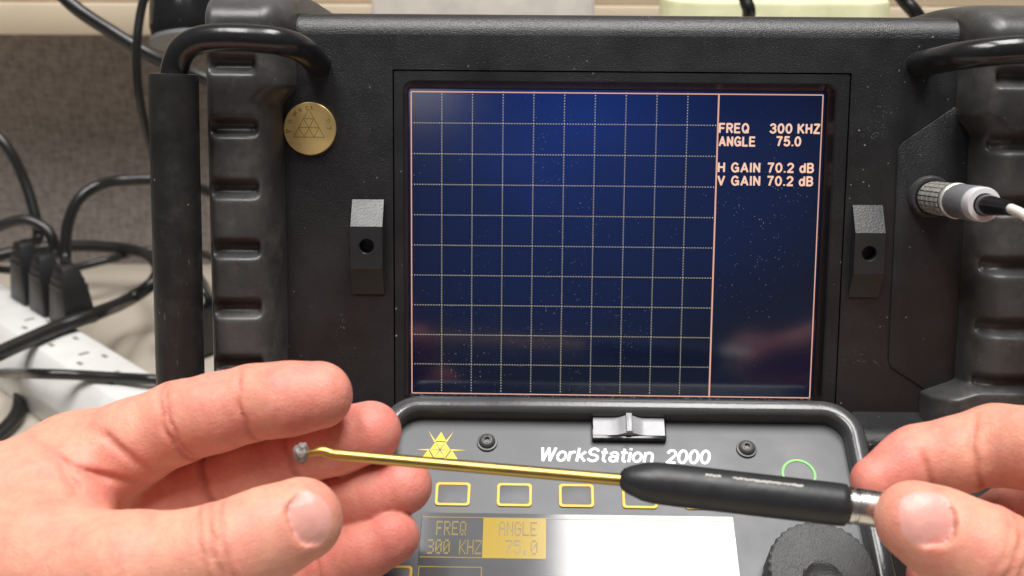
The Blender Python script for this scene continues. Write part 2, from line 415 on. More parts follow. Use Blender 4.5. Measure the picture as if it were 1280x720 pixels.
def stroke_text(name, s, mat, frame, pos, height, width, parent, sw=0.17, gap=0.14, space=0.36, shear=0.0, rot=0.0):
    polys = []; x = 0.0
    for ch in s:
        if ch == ' ': x += space; continue
        wd = max(p[0] for st in GL[ch] for p in st)
        for st in GL[ch]:
            pl_ = [(x + sw / 2 + p[0], p[1]) for p in st]; cur_ = [pl_[0]]
            for i in range(1, len(pl_)):
                cur_.append(pl_[i])
                if i < len(pl_) - 1:
                    a_ = np.subtract(pl_[i], pl_[i-1]); e_ = np.subtract(pl_[i+1], pl_[i])
                    if (a_ @ e_) / (np.linalg.norm(a_) * np.linalg.norm(e_) + 1e-9) < 0.15: polys.append(cur_); cur_ = [pl_[i]]
            polys.append(cur_)
        x += wd + sw + gap
    tot = x - gap; kx = width / (tot + shear * 0.5); h = height; b_ = MB(); hs = sw * h / 2; c, sn = math.cos(rot), math.sin(rot); li = 0
    for st in polys:
        q = np.array([((p[0] + shear * p[1]) * kx, hs + p[1] * (h - 2 * hs)) for p in st]); nq = len(q)
        closed = np.allclose(q[0], q[-1]) and nq > 8
        d = np.diff(q, axis=0); d /= np.linalg.norm(d, axis=1)[:, None] + 1e-9
        if not closed: q[0] -= d[0] * hs * 0.55; q[-1] += d[-1] * hs * 0.55
        z = pos[2] + 0.004 * (li % 6); li += 1; V_ = []
        for i in range(nq):
            d0 = d[i-1] if i > 0 else (d[-1] if closed else d[0]); d1 = d[i] if i < nq - 1 else (d[0] if closed else d[-1])
            n0 = np.array([-d0[1], d0[0]]); n1 = np.array([-d1[1], d1[0]]); mt = n0 + n1; L_ = np.linalg.norm(mt)
            mt = mt / L_ if L_ > 1e-6 else n0; kk_ = min(hs / max(0.2, mt @ n0), hs * 1.9)
            for sg in (1, -1):
                X, Y = q[i] + sg * kk_ * mt; V_.append((pos[0] + c*X - sn*Y, pos[1] + sn*X + c*Y, z))
        b_.add(V_, [(2*i, 2*i+1, 2*i+3, 2*i+2) for i in range(nq - 1)])
    return b_.out(name, mat, parent, frame, smooth=False)

# ------------------------------------------------------------------ the setting: desk, partition wall, shelf
b = MB(); b.box((-900, -120, -25), (900, 880, 0)); tag(b.out('desk', 'desk', bevel=3), 'beige laminate desk top under everything', None, kind='structure')
b = MB(); b.box((-900, 880, -300), (900, 920, 900)); tag(b.out('wall', 'fabric', bevel=2), 'grey fabric partition wall behind the desk', None, kind='structure')
SHELF_Y = 800.0
_zs = None
def plane_y(px, py, y):
    d = ray(px, py); t = (y - CAM[1]) / d[1]; return CAM + d * t
zs = plane_y(60, 44, SHELF_Y)[2]
shelf = empty('wall_shelf', (0, 800, zs)); tag(shelf, 'tan overhead shelf across the grey partition', 'shelf')
b = MB(); b.box((-895, SHELF_Y, zs), (895, 878, zs + 22)); b.out('shelf_board', 'tan', shelf, bevel=1.5)
b = MB(); b.box((-895, SHELF_Y + 4, zs + 22.3), (895, SHELF_Y + 22, zs + 190)); b.out('front_panel', 'tan', shelf, bevel=1.5)

# ------------------------------------------------------------------ instrument
uz, vz, wz = DEV.A[2]
def v_floor(w): return (0 - DEV.o[2] - w * wz) / vz           # v where the desk is, at given w
base_pt = DEV.w((0, v_floor(-40), -40))
inst = empty('test_instrument', base_pt)
tag(inst, 'black rugged eddy current test instrument with blue grid screen and grey control panel', 'instrument')
FW = 7.0
uL = dev(335, 250, FW)[0]; uR = dev(1215, 250, FW)[0]
vT = dev(771, 19, 1.0)[1]
vB = dev(771, 503, FW)[1]
# bezel seam rectangle (hole in the case front)
sq = [dev(488, 87, FW), dev(1064, 91, FW), dev(1046, 500, FW), dev(495, 496, FW)]
sx0 = (sq[0][0] + sq[3][0]) / 2; sx1 = (sq[1][0] + sq[2][0]) / 2; sy1 = (sq[0][1] + sq[1][1]) / 2; sy0 = vB - 1.5
RT = 7.0
prof = []
for i in range(9):
    a = math.radians(90 - 90 * i / 8); prof.append((vT - RT + RT * math.sin(a), FW - RT + RT * math.cos(a)))
# case shell: side profile (v, w) swept across u; window part of the front is left open
bm = MB()
low = [(vB - 2, FW), (v_floor(FW), FW)]
ledge = [(vB - 2, FW), (vB - 5.0, FW + 8), (vB - 6.2, FW + 11), (vB - 8.2, FW + 12.8), (vB - 11, FW + 13.4), (v_floor(FW + 13.4), FW + 13.4)]
back = [(v_floor(-120), -120), (vT - 12, -95), (vT - 4, -88), (vT, -78)]
front_top = prof[-1]
loop = prof + low + back
def strip(mb, u0, u1, pts):
    V = []; Fc = []
    for (v, w) in pts: V += [(u0, v, w), (u1, v, w)]
    for i in range(len(pts) - 1): Fc.append((2*i, 2*i+1, 2*i+3, 2*i+2))
    mb.add(V, Fc)
strip(bm, uL, uR, [(vT, -78)] + prof)
strip(bm, uL, uR, low + back)
g_ = 0.0
fy0 = low[0][0]
V = [(uL, front_top[0], FW), (uR, front_top[0], FW), (uR, fy0, FW), (uL, fy0, FW), (sx0, sy1, FW), (sx1, sy1, FW), (sx1, fy0, FW), (sx0, fy0, FW),
     (sx0, sy1, FW - 4), (sx1, sy1, FW - 4), (sx1, fy0, FW - 4), (sx0, fy0, FW - 4)]
bm.add(V, [(0, 1, 5, 4), (1, 2, 6, 5), (0, 4, 7, 3), (4, 5, 9, 8), (5, 6, 10, 9), (7, 4, 8, 11)])
for u in (uL, uR):
    bm.add([(u, v, w) for v, w in loop], [list(range(len(loop)))])
case = bm.out('case', 'case', inst, DEV, angle=40)
for (ua, ub) in ((uL, pan(497, 560)[0] - 6.3), (pan(1056, 560)[0] + 6.3, uR)):
    bm = MB(); lo_ = ledge + [(v_floor(FW - 2), FW - 2), (vB - 3, FW - 2)]
    V = [(ua, v, w) for v, w in lo_] + [(ub, v, w) for v, w in lo_]; n = len(lo_)
    bm.add(V, [list(range(n)), list(range(n, 2 * n))[::-1]] + [(i, (i + 1) % n, n + (i + 1) % n, n + i) for i in range(n)])
    bm.out('case_ledge', 'case', inst, DEV, angle=40)
# window bezel
gap = 0.45
o4 = (sx0 + gap, sy0 - 3, sx1 - gap, sy1 - gap)
op = [dev(502, 100, FW), dev(1046, 104, FW), dev(1030, 492, FW)]
ix0 = op[0][0] + 0.3; ix1 = (op[1][0] + op[2][0]) / 2 + 0.2; iy1 = op[0][1]; iy0 = -52
W2, H2 = 65.0, 48.75
def samp(poly_fn): return poly_fn
outer = rrect(o4[0], o4[1], o4[2], o4[3], 0.6, 6)
mid = rrect(ix0, iy0, ix1, iy1, 3.2, 6)
mid2 = rrect(ix0 + 0.5, iy0 + 0.5, ix1 - 0.5, iy1 - 0.5, 3.0, 6)
inn = rrect(-W2 - 0.9, -H2 - 0.8, W2 + 0.9, H2 + 0.9, 0.8, 6)
n = len(outer); mbz = MB(); L = [(x, y, FW - 5) for x, y in outer] + [(x, y, FW - 0.15) for x, y in outer] + [(x, y, FW - 0.15) for x, y in mid] + \
    [(x, y, FW - 0.7) for x, y in mid2] + [(x, y, 0.05) for x, y in inn]
fc = []
for k in range(3):
    for i in range(n):
        j = (i + 1) % n; fc.append((k*n+i, k*n+j, (k+1)*n+j, (k+1)*n+i))
gk = MB(); gk.add([(x, y, FW - 0.72) for x, y in mid2] + [(x, y, 0.05) for x, y in inn], [(i, (i + 1) % n, n + (i + 1) % n, n + i) for i in range(n)])
gk.out('window_gasket', 'gasket', inst, DEV, angle=30)
mbz.add(L, fc); mbz.out('window_bezel', 'bezel', inst, DEV, angle=30)
# inner dark flange behind the sloped bezel opening
# screen
ov = 1.2
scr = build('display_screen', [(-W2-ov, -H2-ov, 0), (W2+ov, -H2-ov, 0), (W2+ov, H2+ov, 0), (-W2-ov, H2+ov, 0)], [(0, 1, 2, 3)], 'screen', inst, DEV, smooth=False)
lw = 0.28
def line(mb, x0, y0, x1, y1, w, z):
    dx, dy = x1 - x0, y1 - y0; L_ = math.hypot(dx, dy); nx, ny = -dy / L_ * w / 2, dx / L_ * w / 2
    mb.quad([(x0+nx, y0+ny, z), (x0-nx, y0-ny, z), (x1-nx, y1-ny, z), (x1+nx, y1+ny, z)])
div = dev(896, 200, 0)[0]
b = MB()
for a in ((-W2, H2, W2, H2), (W2, H2, W2, -H2), (W2, -H2, -W2, -H2), (-W2, -H2, -W2, H2)): line(b, *a, 0.36, 0.05)
line(b, div, H2, div, -H2, 0.5, 0.05)
b.out('screen_border', 'trace', scr, DEV, smooth=False)
b = MB(); random.seed(3)
step = (div + W2) / 10.0; stepy = 2 * H2 / 10.0
for k in range(1, 10):
    x = -W2 + k * step; y = -H2
    while y < H2:
        b.quad([(x-0.16, y, 0.04), (x+0.16, y, 0.04), (x+0.16, y+0.26, 0.04), (x-0.16, y+0.26, 0.04)]); y += stepy / 11.0
    y = H2 - k * stepy; x = -W2
    while x < div - 0.3:
        b.quad([(x, y-0.16, 0.045), (x+0.26, y-0.16, 0.045), (x+0.26, y+0.16, 0.045), (x, y+0.16, 0.045)]); x += step / 11.0
gd = b.out('grid_dots', 'dots', scr, DEV, smooth=False); gd['kind'] = 'stuff'
def stext(s, px0, px1, py, name='screen_text'):
    a = dev(px0, py, 0); e = dev(px1, py, 0)
    stroke_text(name, s, 'stext', DEV, (a[0], a[1], 0.06), 3.25, e[0] - a[0], scr, sw=0.19, gap=0.16, space=0.5)
for s, x0, x1, y in (('FREQ', 898.5, 936, 166.5), ('300 KHZ', 962, 1025, 167), ('ANGLE', 898.5, 944, 183), ('75.0', 970, 1001, 183),
                     ('H GAIN', 897, 950, 215.5), ('70.2 dB', 959, 1017, 216), ('V GAIN', 896.5, 950, 232), ('70.2 dB', 958.5, 1016, 232.5)):
    stext(s, x0, x1, y)

# connector plate on the right of the face
pl = [dev(x, y, FW)[:2] for x, y in ((1122, 186), (1128, 178), (1192, 134), (1215, 130), (1215, 510), (1165, 493), (1113, 459), (1110, 450))]
b = MB(); b.prism([tuple(p) for p in pl], FW - 2, FW + 0.5); b.out('connector_plate', 'case', inst, DEV, bevel=0.3, angle=25)
b = MB(); out_ = []
# dark seam around the plate
for i in (7, 0, 1):
    p0 = pl[i]; p1 = pl[(i + 1) % 8]; d = norm(np.array([p1[0]-p0[0], p1[1]-p0[1]])); nn = np.array([-d[1], d[0]])
    q0 = np.array(p0[:2]) + nn * 0.12 * (1); q1 = np.array(p1[:2]) + nn * 0.12
    line(b, q0[0], q0[1], q1[0], q1[1], 0.65, FW + 0.03)
p0, p1 = np.array(pl[6]), np.array(pl[5])
line(b, p0[0], p0[1], p1[0], p1[1], 0.5, FW + 0.03)
b.out('plate_seam', 'black', inst, DEV, smooth=False)

# mounting blocks with a screw hole
def block(px0, px1, ytop, y1, y2, ybot, hole):
    H = 5.0
    u0 = dev(px0, (ytop + ybot) / 2, FW)[0]; u1 = dev(px1, (ytop + ybot) / 2, FW)[0]
    uc = dev(hole[0], hole[1], FW + H)[0]; hw = (u1 - u0) / 2 * 0.98; u0, u1 = uc - hw, uc + hw
    va = dev(px0, ytop, FW)[1]; vb = dev(px0, y1, FW + H)[1]; vc = dev(px0, y2, FW + H)[1]; vd = dev(px0, ybot, FW)[1]
    hv = dev(hole[0], hole[1], FW + H)[1]
    b = MB(); z0 = FW - 1
    b.add([(u0, va, z0), (u1, va, z0), (u1, va, FW + 0.6), (u0, va, FW + 0.6), (u0, vb, FW+H), (u1, vb, FW+H), (u1, vc, FW+H), (u0, vc, FW+H),
           (u0, vd, FW+0.6), (u1, vd, FW+0.6), (u1, vd, z0), (u0, vd, z0)],
          [(0, 1, 2, 3), (3, 2, 5, 4), (7, 6, 9, 8), (8, 9, 10, 11), (3, 4, 7, 8, 11, 0), (2, 1, 10, 9, 6, 5)])
    r = 2.2; N = 32; sq_ = []; ci = []
    for k in range(N):
        a = 2 * math.pi * k / N; c, s = math.cos(a), math.sin(a); m_ = max(abs(c), abs(s))
        sq_.append((uc + c / m_ * hw, hv + s / m_ * hw)); ci.append((uc + r * c, hv + r * s))
    cc = [(uc + (r+0.25) * math.cos(2*math.pi*k/N), hv + (r+0.25) * math.sin(2*math.pi*k/N)) for k in range(N)]
    V = [(x, y, FW+H) for x, y in sq_] + [(x, y, FW+H) for x, y in cc] + [(x, y, FW+H-0.35) for x, y in ci] + [(x, y, FW+H-5.5) for x, y in ci]
    fs = []
    for l_ in range(3):
        for k in range(N):
            j = (k + 1) % N; fs.append((l_*N+k, l_*N+j, (l_+1)*N+j, (l_+1)*N+k))
    fs.append(list(range(3*N, 4*N)))
    b.add(V, fs)
    # caps of the front face above and below the square round the hole
    b.add([(u0, vb, FW+H), (u1, vb, FW+H), (u1, hv+hw, FW+H), (u0, hv+hw, FW+H)], [(0, 1, 2, 3)])
    b.add([(u0, hv-hw, FW+H), (u1, hv-hw, FW+H), (u1, vc, FW+H), (u0, vc, FW+H)], [(0, 1, 2, 3)])
    return b.out('mounting_block', 'block', inst, DEV, angle=30)
block(441, 481, 249, 283, 336, 367, (458, 308))
block(1063, 1101, 256, 291, 342, 371, (1087, 317))

# brass medallion
cc = dev(388, 161, FW); fr = Frame(DEV.w((cc[0], cc[1], FW)), *DEV.A.T)
med = lathe('medallion', [(0.01, 0.0), (8.1, 0), (8.2, 0.3), (8.2, 1.1), (8.0, 1.35), (0.01, 1.35)], 'medal', fr, inst, 64, 30)
b = MB()
tri = lambda cx, cy, s: [(cx - s/2, cy), (cx + s/2, cy), (cx, cy + s * 0.866)]
S = 9.6; bx, by = 0.0, -2.6
A_, B_, C_ = (-S/2 - .2, by), (S/2 - .2, by), (-.2, by + S * 0.90)
def lerp(p, q, t): return (p[0] + (q[0]-p[0])*t, p[1] + (q[1]-p[1])*t)
segs = [(A_, B_), (B_, C_), (C_, A_), (lerp(A_, C_, .34), lerp(A_, B_, .34)), (lerp(A_, C_, .34), lerp(B_, C_, .34)), (lerp(A_, C_, .66), lerp(B_, C_, .66)),
        (lerp(A_, C_, .66), lerp(A_, B_, .66)), (lerp(B_, C_, .34), lerp(A_, B_, .66)), (lerp(B_, C_, .66), lerp(A_, B_, .34))]
for i, (p, q) in enumerate(segs): line(b, *p, *q, 0.19, 1.38 + 0.002 * i)
b.out('engraved_triangle', 'engrave', med, fr, smooth=False)
for ch, ang in zip('Powert', (197, 172, 148, 127, 107, 92)):
    a = math.radians(ang); r = 5.75
    text_mesh('engraved_letter', ch, 'engrave', fr, (r * math.cos(a) + 0.6 * math.sin(a), r * math.sin(a) - 0.6 * math.cos(a), 1.37), 1.7, med, rot=a - math.pi / 2, bold=0.012)
for ch, ang in (('n', 34), ('y', 12)):
    a = math.radians(ang); r = 5.75
    text_mesh('engraved_letter', ch, 'engrave', fr, (r * math.cos(a) + 0.6 * math.sin(a), r * math.sin(a) - 0.6 * math.cos(a), 1.37), 1.7, med, rot=a - math.pi / 2, bold=0.0)

# rubber corner bumpers as carved height fields
def bumper(side):
    WB = 21.0
    if side < 0:
        e_out = dev(258, 250, WB)[0]
        def inner(v, py): return np.where(py < 104, 374, np.where(py > 500, 392, 358)), None
        yc = [77, 154, 231, 306, 382, 455, 530]
    else:
        e_out = dev(1318, 250, WB)[0]
        yc = [86, 166, 243, 318, 396, 468, 540]
    vtop = dev(300 if side < 0 else 1250, -14 if side < 0 else 2, 8)[1]; vbot = dev(300, 640, WB)[1]
    nv = 330; vs = np.linspace(vtop, vbot, nv)
    # pixel row of a given v (on plane WB) - linear enough
    y_a = dev(300, 0, WB)[1]; y_b = dev(300, 500, WB)[1]
    rows = (vs - y_a) / (y_b - y_a) * 500
    def sstep(a, b_, x): t = np.clip((x - a) / (b_ - a), 0, 1); return t*t*(3-2*t)
    if side < 0: ipx = 374 - 16 * sstep(100, 126, rows) + 30 * sstep(482, 505, rows)
    else: ipx = 1187 + 18 * sstep(128, 158, rows) - 42 * sstep(470, 492, rows)
    iu = np.array([dev(p, 250, FW)[0] for p in ipx])
    nu = 64; V = []; 
    pocket_end = dev(320 if side < 0 else 1240, 250, WB)[0]
    for i in range(nv):
        for k in range(nu):
            t = k / (nu - 1)
            t = t ** 1.0
            u = iu[i] + (e_out - iu[i]) * t
            di = abs(u - iu[i]); R = 9.0
            s = min(1, di / R); h = FW - 3 + (WB - FW + 3) * math.sqrt(max(0, 1 - (1 - s) ** 2)) ** 0.9
            do = abs(u - e_out); s2 = min(1, do / 3.0); h -= (1 - math.sqrt(max(0, 1 - (1 - s2) ** 2))) * 4
            dt = abs(vtop - vs[i]); s3 = min(1, dt / 11.0); h -= (1 - math.sqrt(max(0, 1 - (1 - s3) ** 2))) * 26
            # pockets
            pe = (pocket_end - u) * side   # >0 when inside the plain part (inner side)
            pm = float(sstep(1.5, -1.0, pe)) * float(sstep(0.3, 3.2, do))
            for y in yc:
                z = (rows[i] - y) / 9.5
                if abs(z) < 2: h -= 3.3 * pm * math.exp(-abs(z) ** 3.0)
            V.append((u, vs[i], h))
    Fc = []
    for i in range(nv - 1):
        for k in range(nu - 1):
            a = i*nu+k; Fc.append((a, a+1, a+nu+1, a+nu))
    nb = len(V)
    # outer side wall and top going back
    for i in range(nv): V.append((V[i*nu+nu-1][0], vs[i], -100))
    for i in range(nv - 1): Fc.append((i*nu+nu-1, (i+1)*nu+nu-1, nb+i+1, nb+i))
    nb2 = len(V)
    for k in range(nu): V.append((V[k][0], vtop, -100))
    for k in range(nu - 1): Fc.append((k, nb2+k, nb2+k+1, k+1))
    nb3 = len(V)
    for i in range(nv): V.append((iu[i], vs[i], -100))
    for i in range(nv - 1): Fc.append((i*nu, nb3+i, nb3+i+1, (i+1)*nu))
    return build('corner_bumper', V, Fc, 'rubber', inst, DEV, angle=55)
bumper(-1); bumper(1)

# dust crumbs along the lower screen edge, scuffs on the face
random.seed(21); b = MB(); c3 = MB()
def grain(mb, u, v, w, sz):
    mb.add([(u + random.uniform(-1, 1) * sz, v + random.uniform(-1, 1) * sz, w + random.uniform(0, .8) * sz) for _ in range(4)], [(0, 1, 2), (0, 1, 3), (1, 2, 3), (0, 2, 3)])
for i in range(420):
    u = random.uniform(-W2 - 1, W2 + 1.5); 
    if random.random() < 0.35: u = random.choice((-28, 5, 31, 64.5, -64.5)) + random.gauss(0, 2.5)
    grain(b, u, -H2 - 0.55 + random.gauss(0, 0.28), 0.25, random.uniform(0.07, 0.22))
b.out('dust_crumbs', 'crumb', inst, DEV, smooth=False)['kind'] = 'stuff'
def scuff(px, py, sx, sy, ang, n_, ln):
    for _ in range(n_):
        p = dev(px + random.gauss(0, sx), py + random.gauss(0, sy), FW + 0.06); a = math.radians(ang + random.gauss(0, 25)); L_ = random.uniform(.3, 1) * ln; w_ = random.uniform(.03, .07)
        line(c3, p[0], p[1], p[0] + L_ * math.cos(a), p[1] + L_ * math.sin(a), w_, FW + (0.06 if px < 1113 else 0.56) + random.uniform(0, .03))
for a in ((428, 407, 2, 6, 100, 9, 1.4), (1098, 145, 9, 16, 60, 22, 0.7), (1092, 168, 7, 5, 30, 10, 1.2), (1075, 448, 12, 5, 35, 10, 1.6), (425, 88, 4, 4, 120, 6, 0.6), (1165, 235, 12, 10, 30, 10, 0.7), (640, 60, 90, 12, 40, 14, 0.4), (430, 450, 14, 30, 60, 14, 0.4), (1080, 400, 20, 20, 60, 10, 0.4)): scuff(*a)
c3.out('scuff_marks', 'scuff', inst, DEV, smooth=False)['kind'] = 'stuff'

# carrying handles: bent tube and rubber grip
def dw(px, py, w): return DEV.w(dev(px, py, w))
hl = tube('handle_tube', [dw(402, 86, 2), dw(394, 76, 11), dw(376, 61, 24), dw(350, 52, 31), (dw(315, 48, 33)), dw(280, 47, 33), dw(250, 50, 32), dw(229, 62, 31), dw(219, 84, 30), dw(218, 110, 30), dw(220, 200, 29)],
          [4.0] * 5, 'tube', inst, 24)
pts = [dw(217, 92, 30), dw(218.5, 180, 29), dw(221.5, 300, 29), dw(225.5, 470, 28), dw(229, 620, 28)]
gp = catmull(pts, 16); rr = np.full(len(gp), 7.15); rr[0] = 6.2; rr[1] = 6.95
gp2 = np.vstack([gp[0] + (gp[0] - gp[1]) * 0.05, gp]); v, f = tube_geo(np.vstack([gp[:1], gp[:1] + (gp[1:2]-gp[:1]) * 0.12, gp[1:]]), np.concatenate([[6.3], [7.05], np.full(len(gp)-1, 7.15)]), 32)
build('handle_grip', v, f, 'grip', hl, angle=40)
hr = tube('handle_tube', [dw(1143, 82, 2), dw(1152, 80, 9), dw(1170, 76, 20), dw(1200, 70, 30), dw(1240, 65, 35), dw(1290, 62, 36), dw(1335, 68, 34), dw(1348, 90, 32), dw(1350, 140, 31)],
          [4.0] * 5, 'tube', inst, 24)
v, f = tube_geo(catmull([dw(1350, 105, 31), dw(1346, 300, 30), dw(1338, 600, 29)], 12), 7.15, 24)
build('handle_grip', v, f, 'grip', hr, angle=40)

# lever connector on the right plate
c0 = dev(1160, 246, FW); cf = Frame(DEV.w((c0[0], c0[1], FW)), *DEV.A.T)
skt = lathe('socket_ring', [(3.33, -1), (6.51, -1), (6.59, 0.2), (6.59, 3.0), (6.07, 3.8), (5.18, 3.8), (4.88, 3.0), (4.74, 0)], 'rim', cf, inst, 48)
con = empty('cable_connector', cf.w((0, 0, 3))); tag(con, 'knurled silver cable connector plugged into the face right of the screen', 'connector')
lathe('knurled_sleeve', [(2.96, 2.5), (4.66, 2.6), (4.88, 3.2), (4.88, 4.6), (4.59, 4.8), (4.59, 21.4), (4.88, 21.6), (4.88, 22.6), (4.51, 22.8), (4.14, 23.2)], 'rim', cf, con, 48)
km = MB()
for i in range(20):
    a0 = 2 * math.pi * i / 20; da = 2 * math.pi / 20 * 0.42
    for k in range(4):
        z0 = 5.1 + k * 4.1; z1 = z0 + 3.2; V = []
        for z in (z0, z1):
            for rr_, aa in ((4.4, a0 - da), (5.0, a0 - da * 0.8), (5.0, a0 + da * 0.8), (4.4, a0 + da)):
                V.append((rr_ * math.cos(aa), rr_ * math.sin(aa), z))
        km.add(V, [(0, 1, 5, 4), (1, 2, 6, 5), (2, 3, 7, 6), (0, 3, 2, 1), (4, 5, 6, 7)])
kn = km.out('knurl', 'chrome', con, cf, smooth=False)
lathe('retaining_ring', [(4.14, 22.7), (5.11, 22.8), (5.25, 23.4), (5.25, 24.6), (4.88, 25.0), (4.59, 25.2)], 'chrome', cf, con, 48)
lathe('body_sleeve', [(4.37, 24.8), (4.81, 25.1), (5.00, 26), (5.00, 39.0), (4.81, 39.4), (4.66, 39.8)], 'grey_sleeve', cf, con, 48)
lathe('collet_nut', [(4.14, 39.2), (4.74, 39.4), (4.81, 40), (4.81, 43.2), (4.51, 44.0), (3.18, 44.2), (3.11, 43.2)], 'white_ring', cf, con, 6 * 8)
lathe('strain_relief', [(1.48, 41), (2.89, 41.2), (2.89, 47), (2.66, 49), (2.00, 57), (1.85, 60.5), (1.18, 60.7)], 'gloss_black', cf, con, 32)
ce = cf.w((0, 0, 60))
tube('cable', [cf.w((0, 0, 55)), ce, cf.w((3, -2.5, 66)), cf.w((13, -12, 70)), cf.w((28, -40, 62)), cf.w((45, -90, 45)), cf.w((60, -125, 35))], 1.3, 'cable_white', con, 14)

# ------------------------------------------------------------------ control panel of the instrument
ixr = pan(1056, 560)[0]; ixl = pan(497, 560)[0]; iqt = pan(771, 527)[1]; iqb = iqt - 105
pts = rrect(ixl, iqb, ixr, iqt, 7.0, 10)
hous = MB(); rimp = [(0.0, -1.0), (0.0, 4.2), (0.35, 5.2), (1.1, 5.8), (2.2, 6.0), (3.6, 6.0), (4.8, 5.7), (5.6, 4.9), (6.0, 3.6), (6.0, -26)]
cxp, cyp = (ixl + ixr) / 2, (iqt + iqb) / 2
loops = []
for (o_, r_) in rimp:
    loops.append([(x, y, r_) for x, y in rrect(ixl - o_, iqb - o_, ixr + o_, iqt + o_, 7.0 + o_, 10)])
n = len(pts); V = [p for L in loops for p in L]; Fc = []
for k in range(len(rimp) - 1):
    for i in range(n):
        j = (i + 1) % n; Fc.append((k*n+i, k*n+j, (k+1)*n+j, (k+1)*n+i))
Fc.append(list(range((len(rimp)-1)*n, len(rimp)*n)))
hous.add(V, Fc); ph = hous.out('panel_housing', 'rim', inst, PAN, angle=50)
# plinth that carries the panel housing down to the desk
q = [PAN.w((0, iqt - 8, -26.3)), PAN.w((0, iqb + 4, -26.3))]
a0, a1 = DEV.l(q[0]), DEV.l(q[1])
b = MB(); poly = [(a0[1], a0[2]), (a1[1], a1[2]), (v_floor(a1[2]), a1[2]), (v_floor(a0[2]), a0[2])]
V = [(ixl + 4, *p) for p in poly] + [(ixr - 4, *p) for p in poly]
b.add(V, [(0, 1, 2, 3), (7, 6, 5, 4), (0, 4, 5, 1), (1, 5, 6, 2), (2, 6, 7, 3), (3, 7, 4, 0)]); b.out('plinth', 'case', inst, DEV, bevel=1.0)
b = MB(); ins = rrect(ixl + 0.05, iqb + 0.05, ixr - 0.05, iqt - 0.05, 7.0, 10); b.prism(ins, -2.0, 0.0)
pnl = b.out('control_panel', 'panel', inst, PAN, angle=30)

# lettering and logo
a = pan(673, 577); e = pan(889, 580)
tf = Frame(PAN.o, PAN.A[:, 0], PAN.A[:, 1], PAN.A[:, 2])
ang = math.atan2(e[1] - a[1], e[0] - a[0])
txt1 = pan(818, 579)
stroke_text('panel_lettering', 'WorkStation', 'white', PAN, (a[0], a[1], 0.04), 5.3, txt1[0] - a[0], pnl, sw=0.17, gap=0.075, shear=0.2, rot=ang)
a2 = pan(832, 580); 
stroke_text('panel_lettering', '2000', 'white', PAN, (a2[0], a2[1], 0.04), 5.3, e[0] - a2[0], pnl, sw=0.17, gap=0.075, shear=0.2, rot=ang)
lc = pan(550, 562.5); la = 3.15
b = MB()
def P6(r, deg): return (lc[0] + r * math.cos(math.radians(deg)), lc[1] + r * math.sin(math.radians(deg)) )
Rt = la * math.sqrt(3)     # hexagon of side la, in a triangle of side 3 la
hexp = [P6(la * 0.98, d) for d in range(0, 360, 60)]
kk = la * 1.05
for d in range(0, 360, 60):     # six wedges of the hexagon with fine gaps
    m_ = P6(kk * 0.08 * 1.2, d + 30); off = (m_[0] - lc[0], m_[1] - lc[1])
    p1 = P6(kk, d); p2 = P6(kk, d + 60)
    c_ = (lc[0] + off[0], lc[1] + off[1])
    pp = [c_, (p1[0] * .93 + c_[0] * .07 + off[0] * .3, p1[1] * .93 + c_[1] * .07 + off[1] * .3), (p2[0] * .93 + c_[0] * .07 + off[0] * .3, p2[1] * .93 + c_[1] * .07 + off[1] * .3)]
    b.add([(x, y, 0.05) for x, y in pp], [(0, 1, 2)])
for d in (90, 210, 330):        # corner triangles
    tip = P6(kk * 1.98, d); c1 = P6(kk * 1.12, d + 29); c2 = P6(kk * 1.12, d - 29)
    b.add([(*tip, 0.05), (*c1, 0.05), (*c2, 0.05)], [(0, 1, 2)])
for d, L_ in ((120, 2.45), (60, 2.45), (0, 2.5), (180, 2.2), (240, 2.2), (300, 2.5)):     # tapering rays
    t_ = P6(kk * L_, d); w_ = 0.28; s0 = P6(w_, d + 90); s1 = P6(w_, d - 90); m0 = P6(kk * 1.0, d)
    o1 = (m0[0] + (s0[0] - lc[0]), m0[1] + (s0[1] - lc[1])); o2 = (m0[0] + (s1[0] - lc[0]), m0[1] + (s1[1] - lc[1]))
    b.add([(*t_, 0.06), (*o1, 0.06), (*o2, 0.06)], [(0, 1, 2)])
b.out('star_emblem', 'logo', pnl, PAN, smooth=False)

def screw(px, py):
    c = pan(px, py); fr = Frame(PAN.w((c[0], c[1], 0)), *PAN.A.T)
    s = lathe('panel_screw', [(1.2, 1.25), (1.25, 2.1), (1.7, 2.05), (2.2, 1.7), (2.45, 1.1), (2.5, 0.75), (2.55, 0.72), (3.1, 0.7), (3.2, 0.55), (3.2, 0.02)][::-1], 'screwhead', fr, inst, 36, 40)
    v, f = [], []
    n = 6; lo = [(1.05 * math.cos(math.pi/3*k), 1.05 * math.sin(math.pi/3*k)) for k in range(n)]; hi = [(1.22 * math.cos(math.pi/3*k), 1.22 * math.sin(math.pi/3*k)) for k in range(n)]
    b = MB(); b.ring(hi, lo, 1.3, 2.12); b.out('hex_socket', 'grey_sleeve', s, fr, smooth=False)
screw(609, 553.5); screw(933, 561.5)

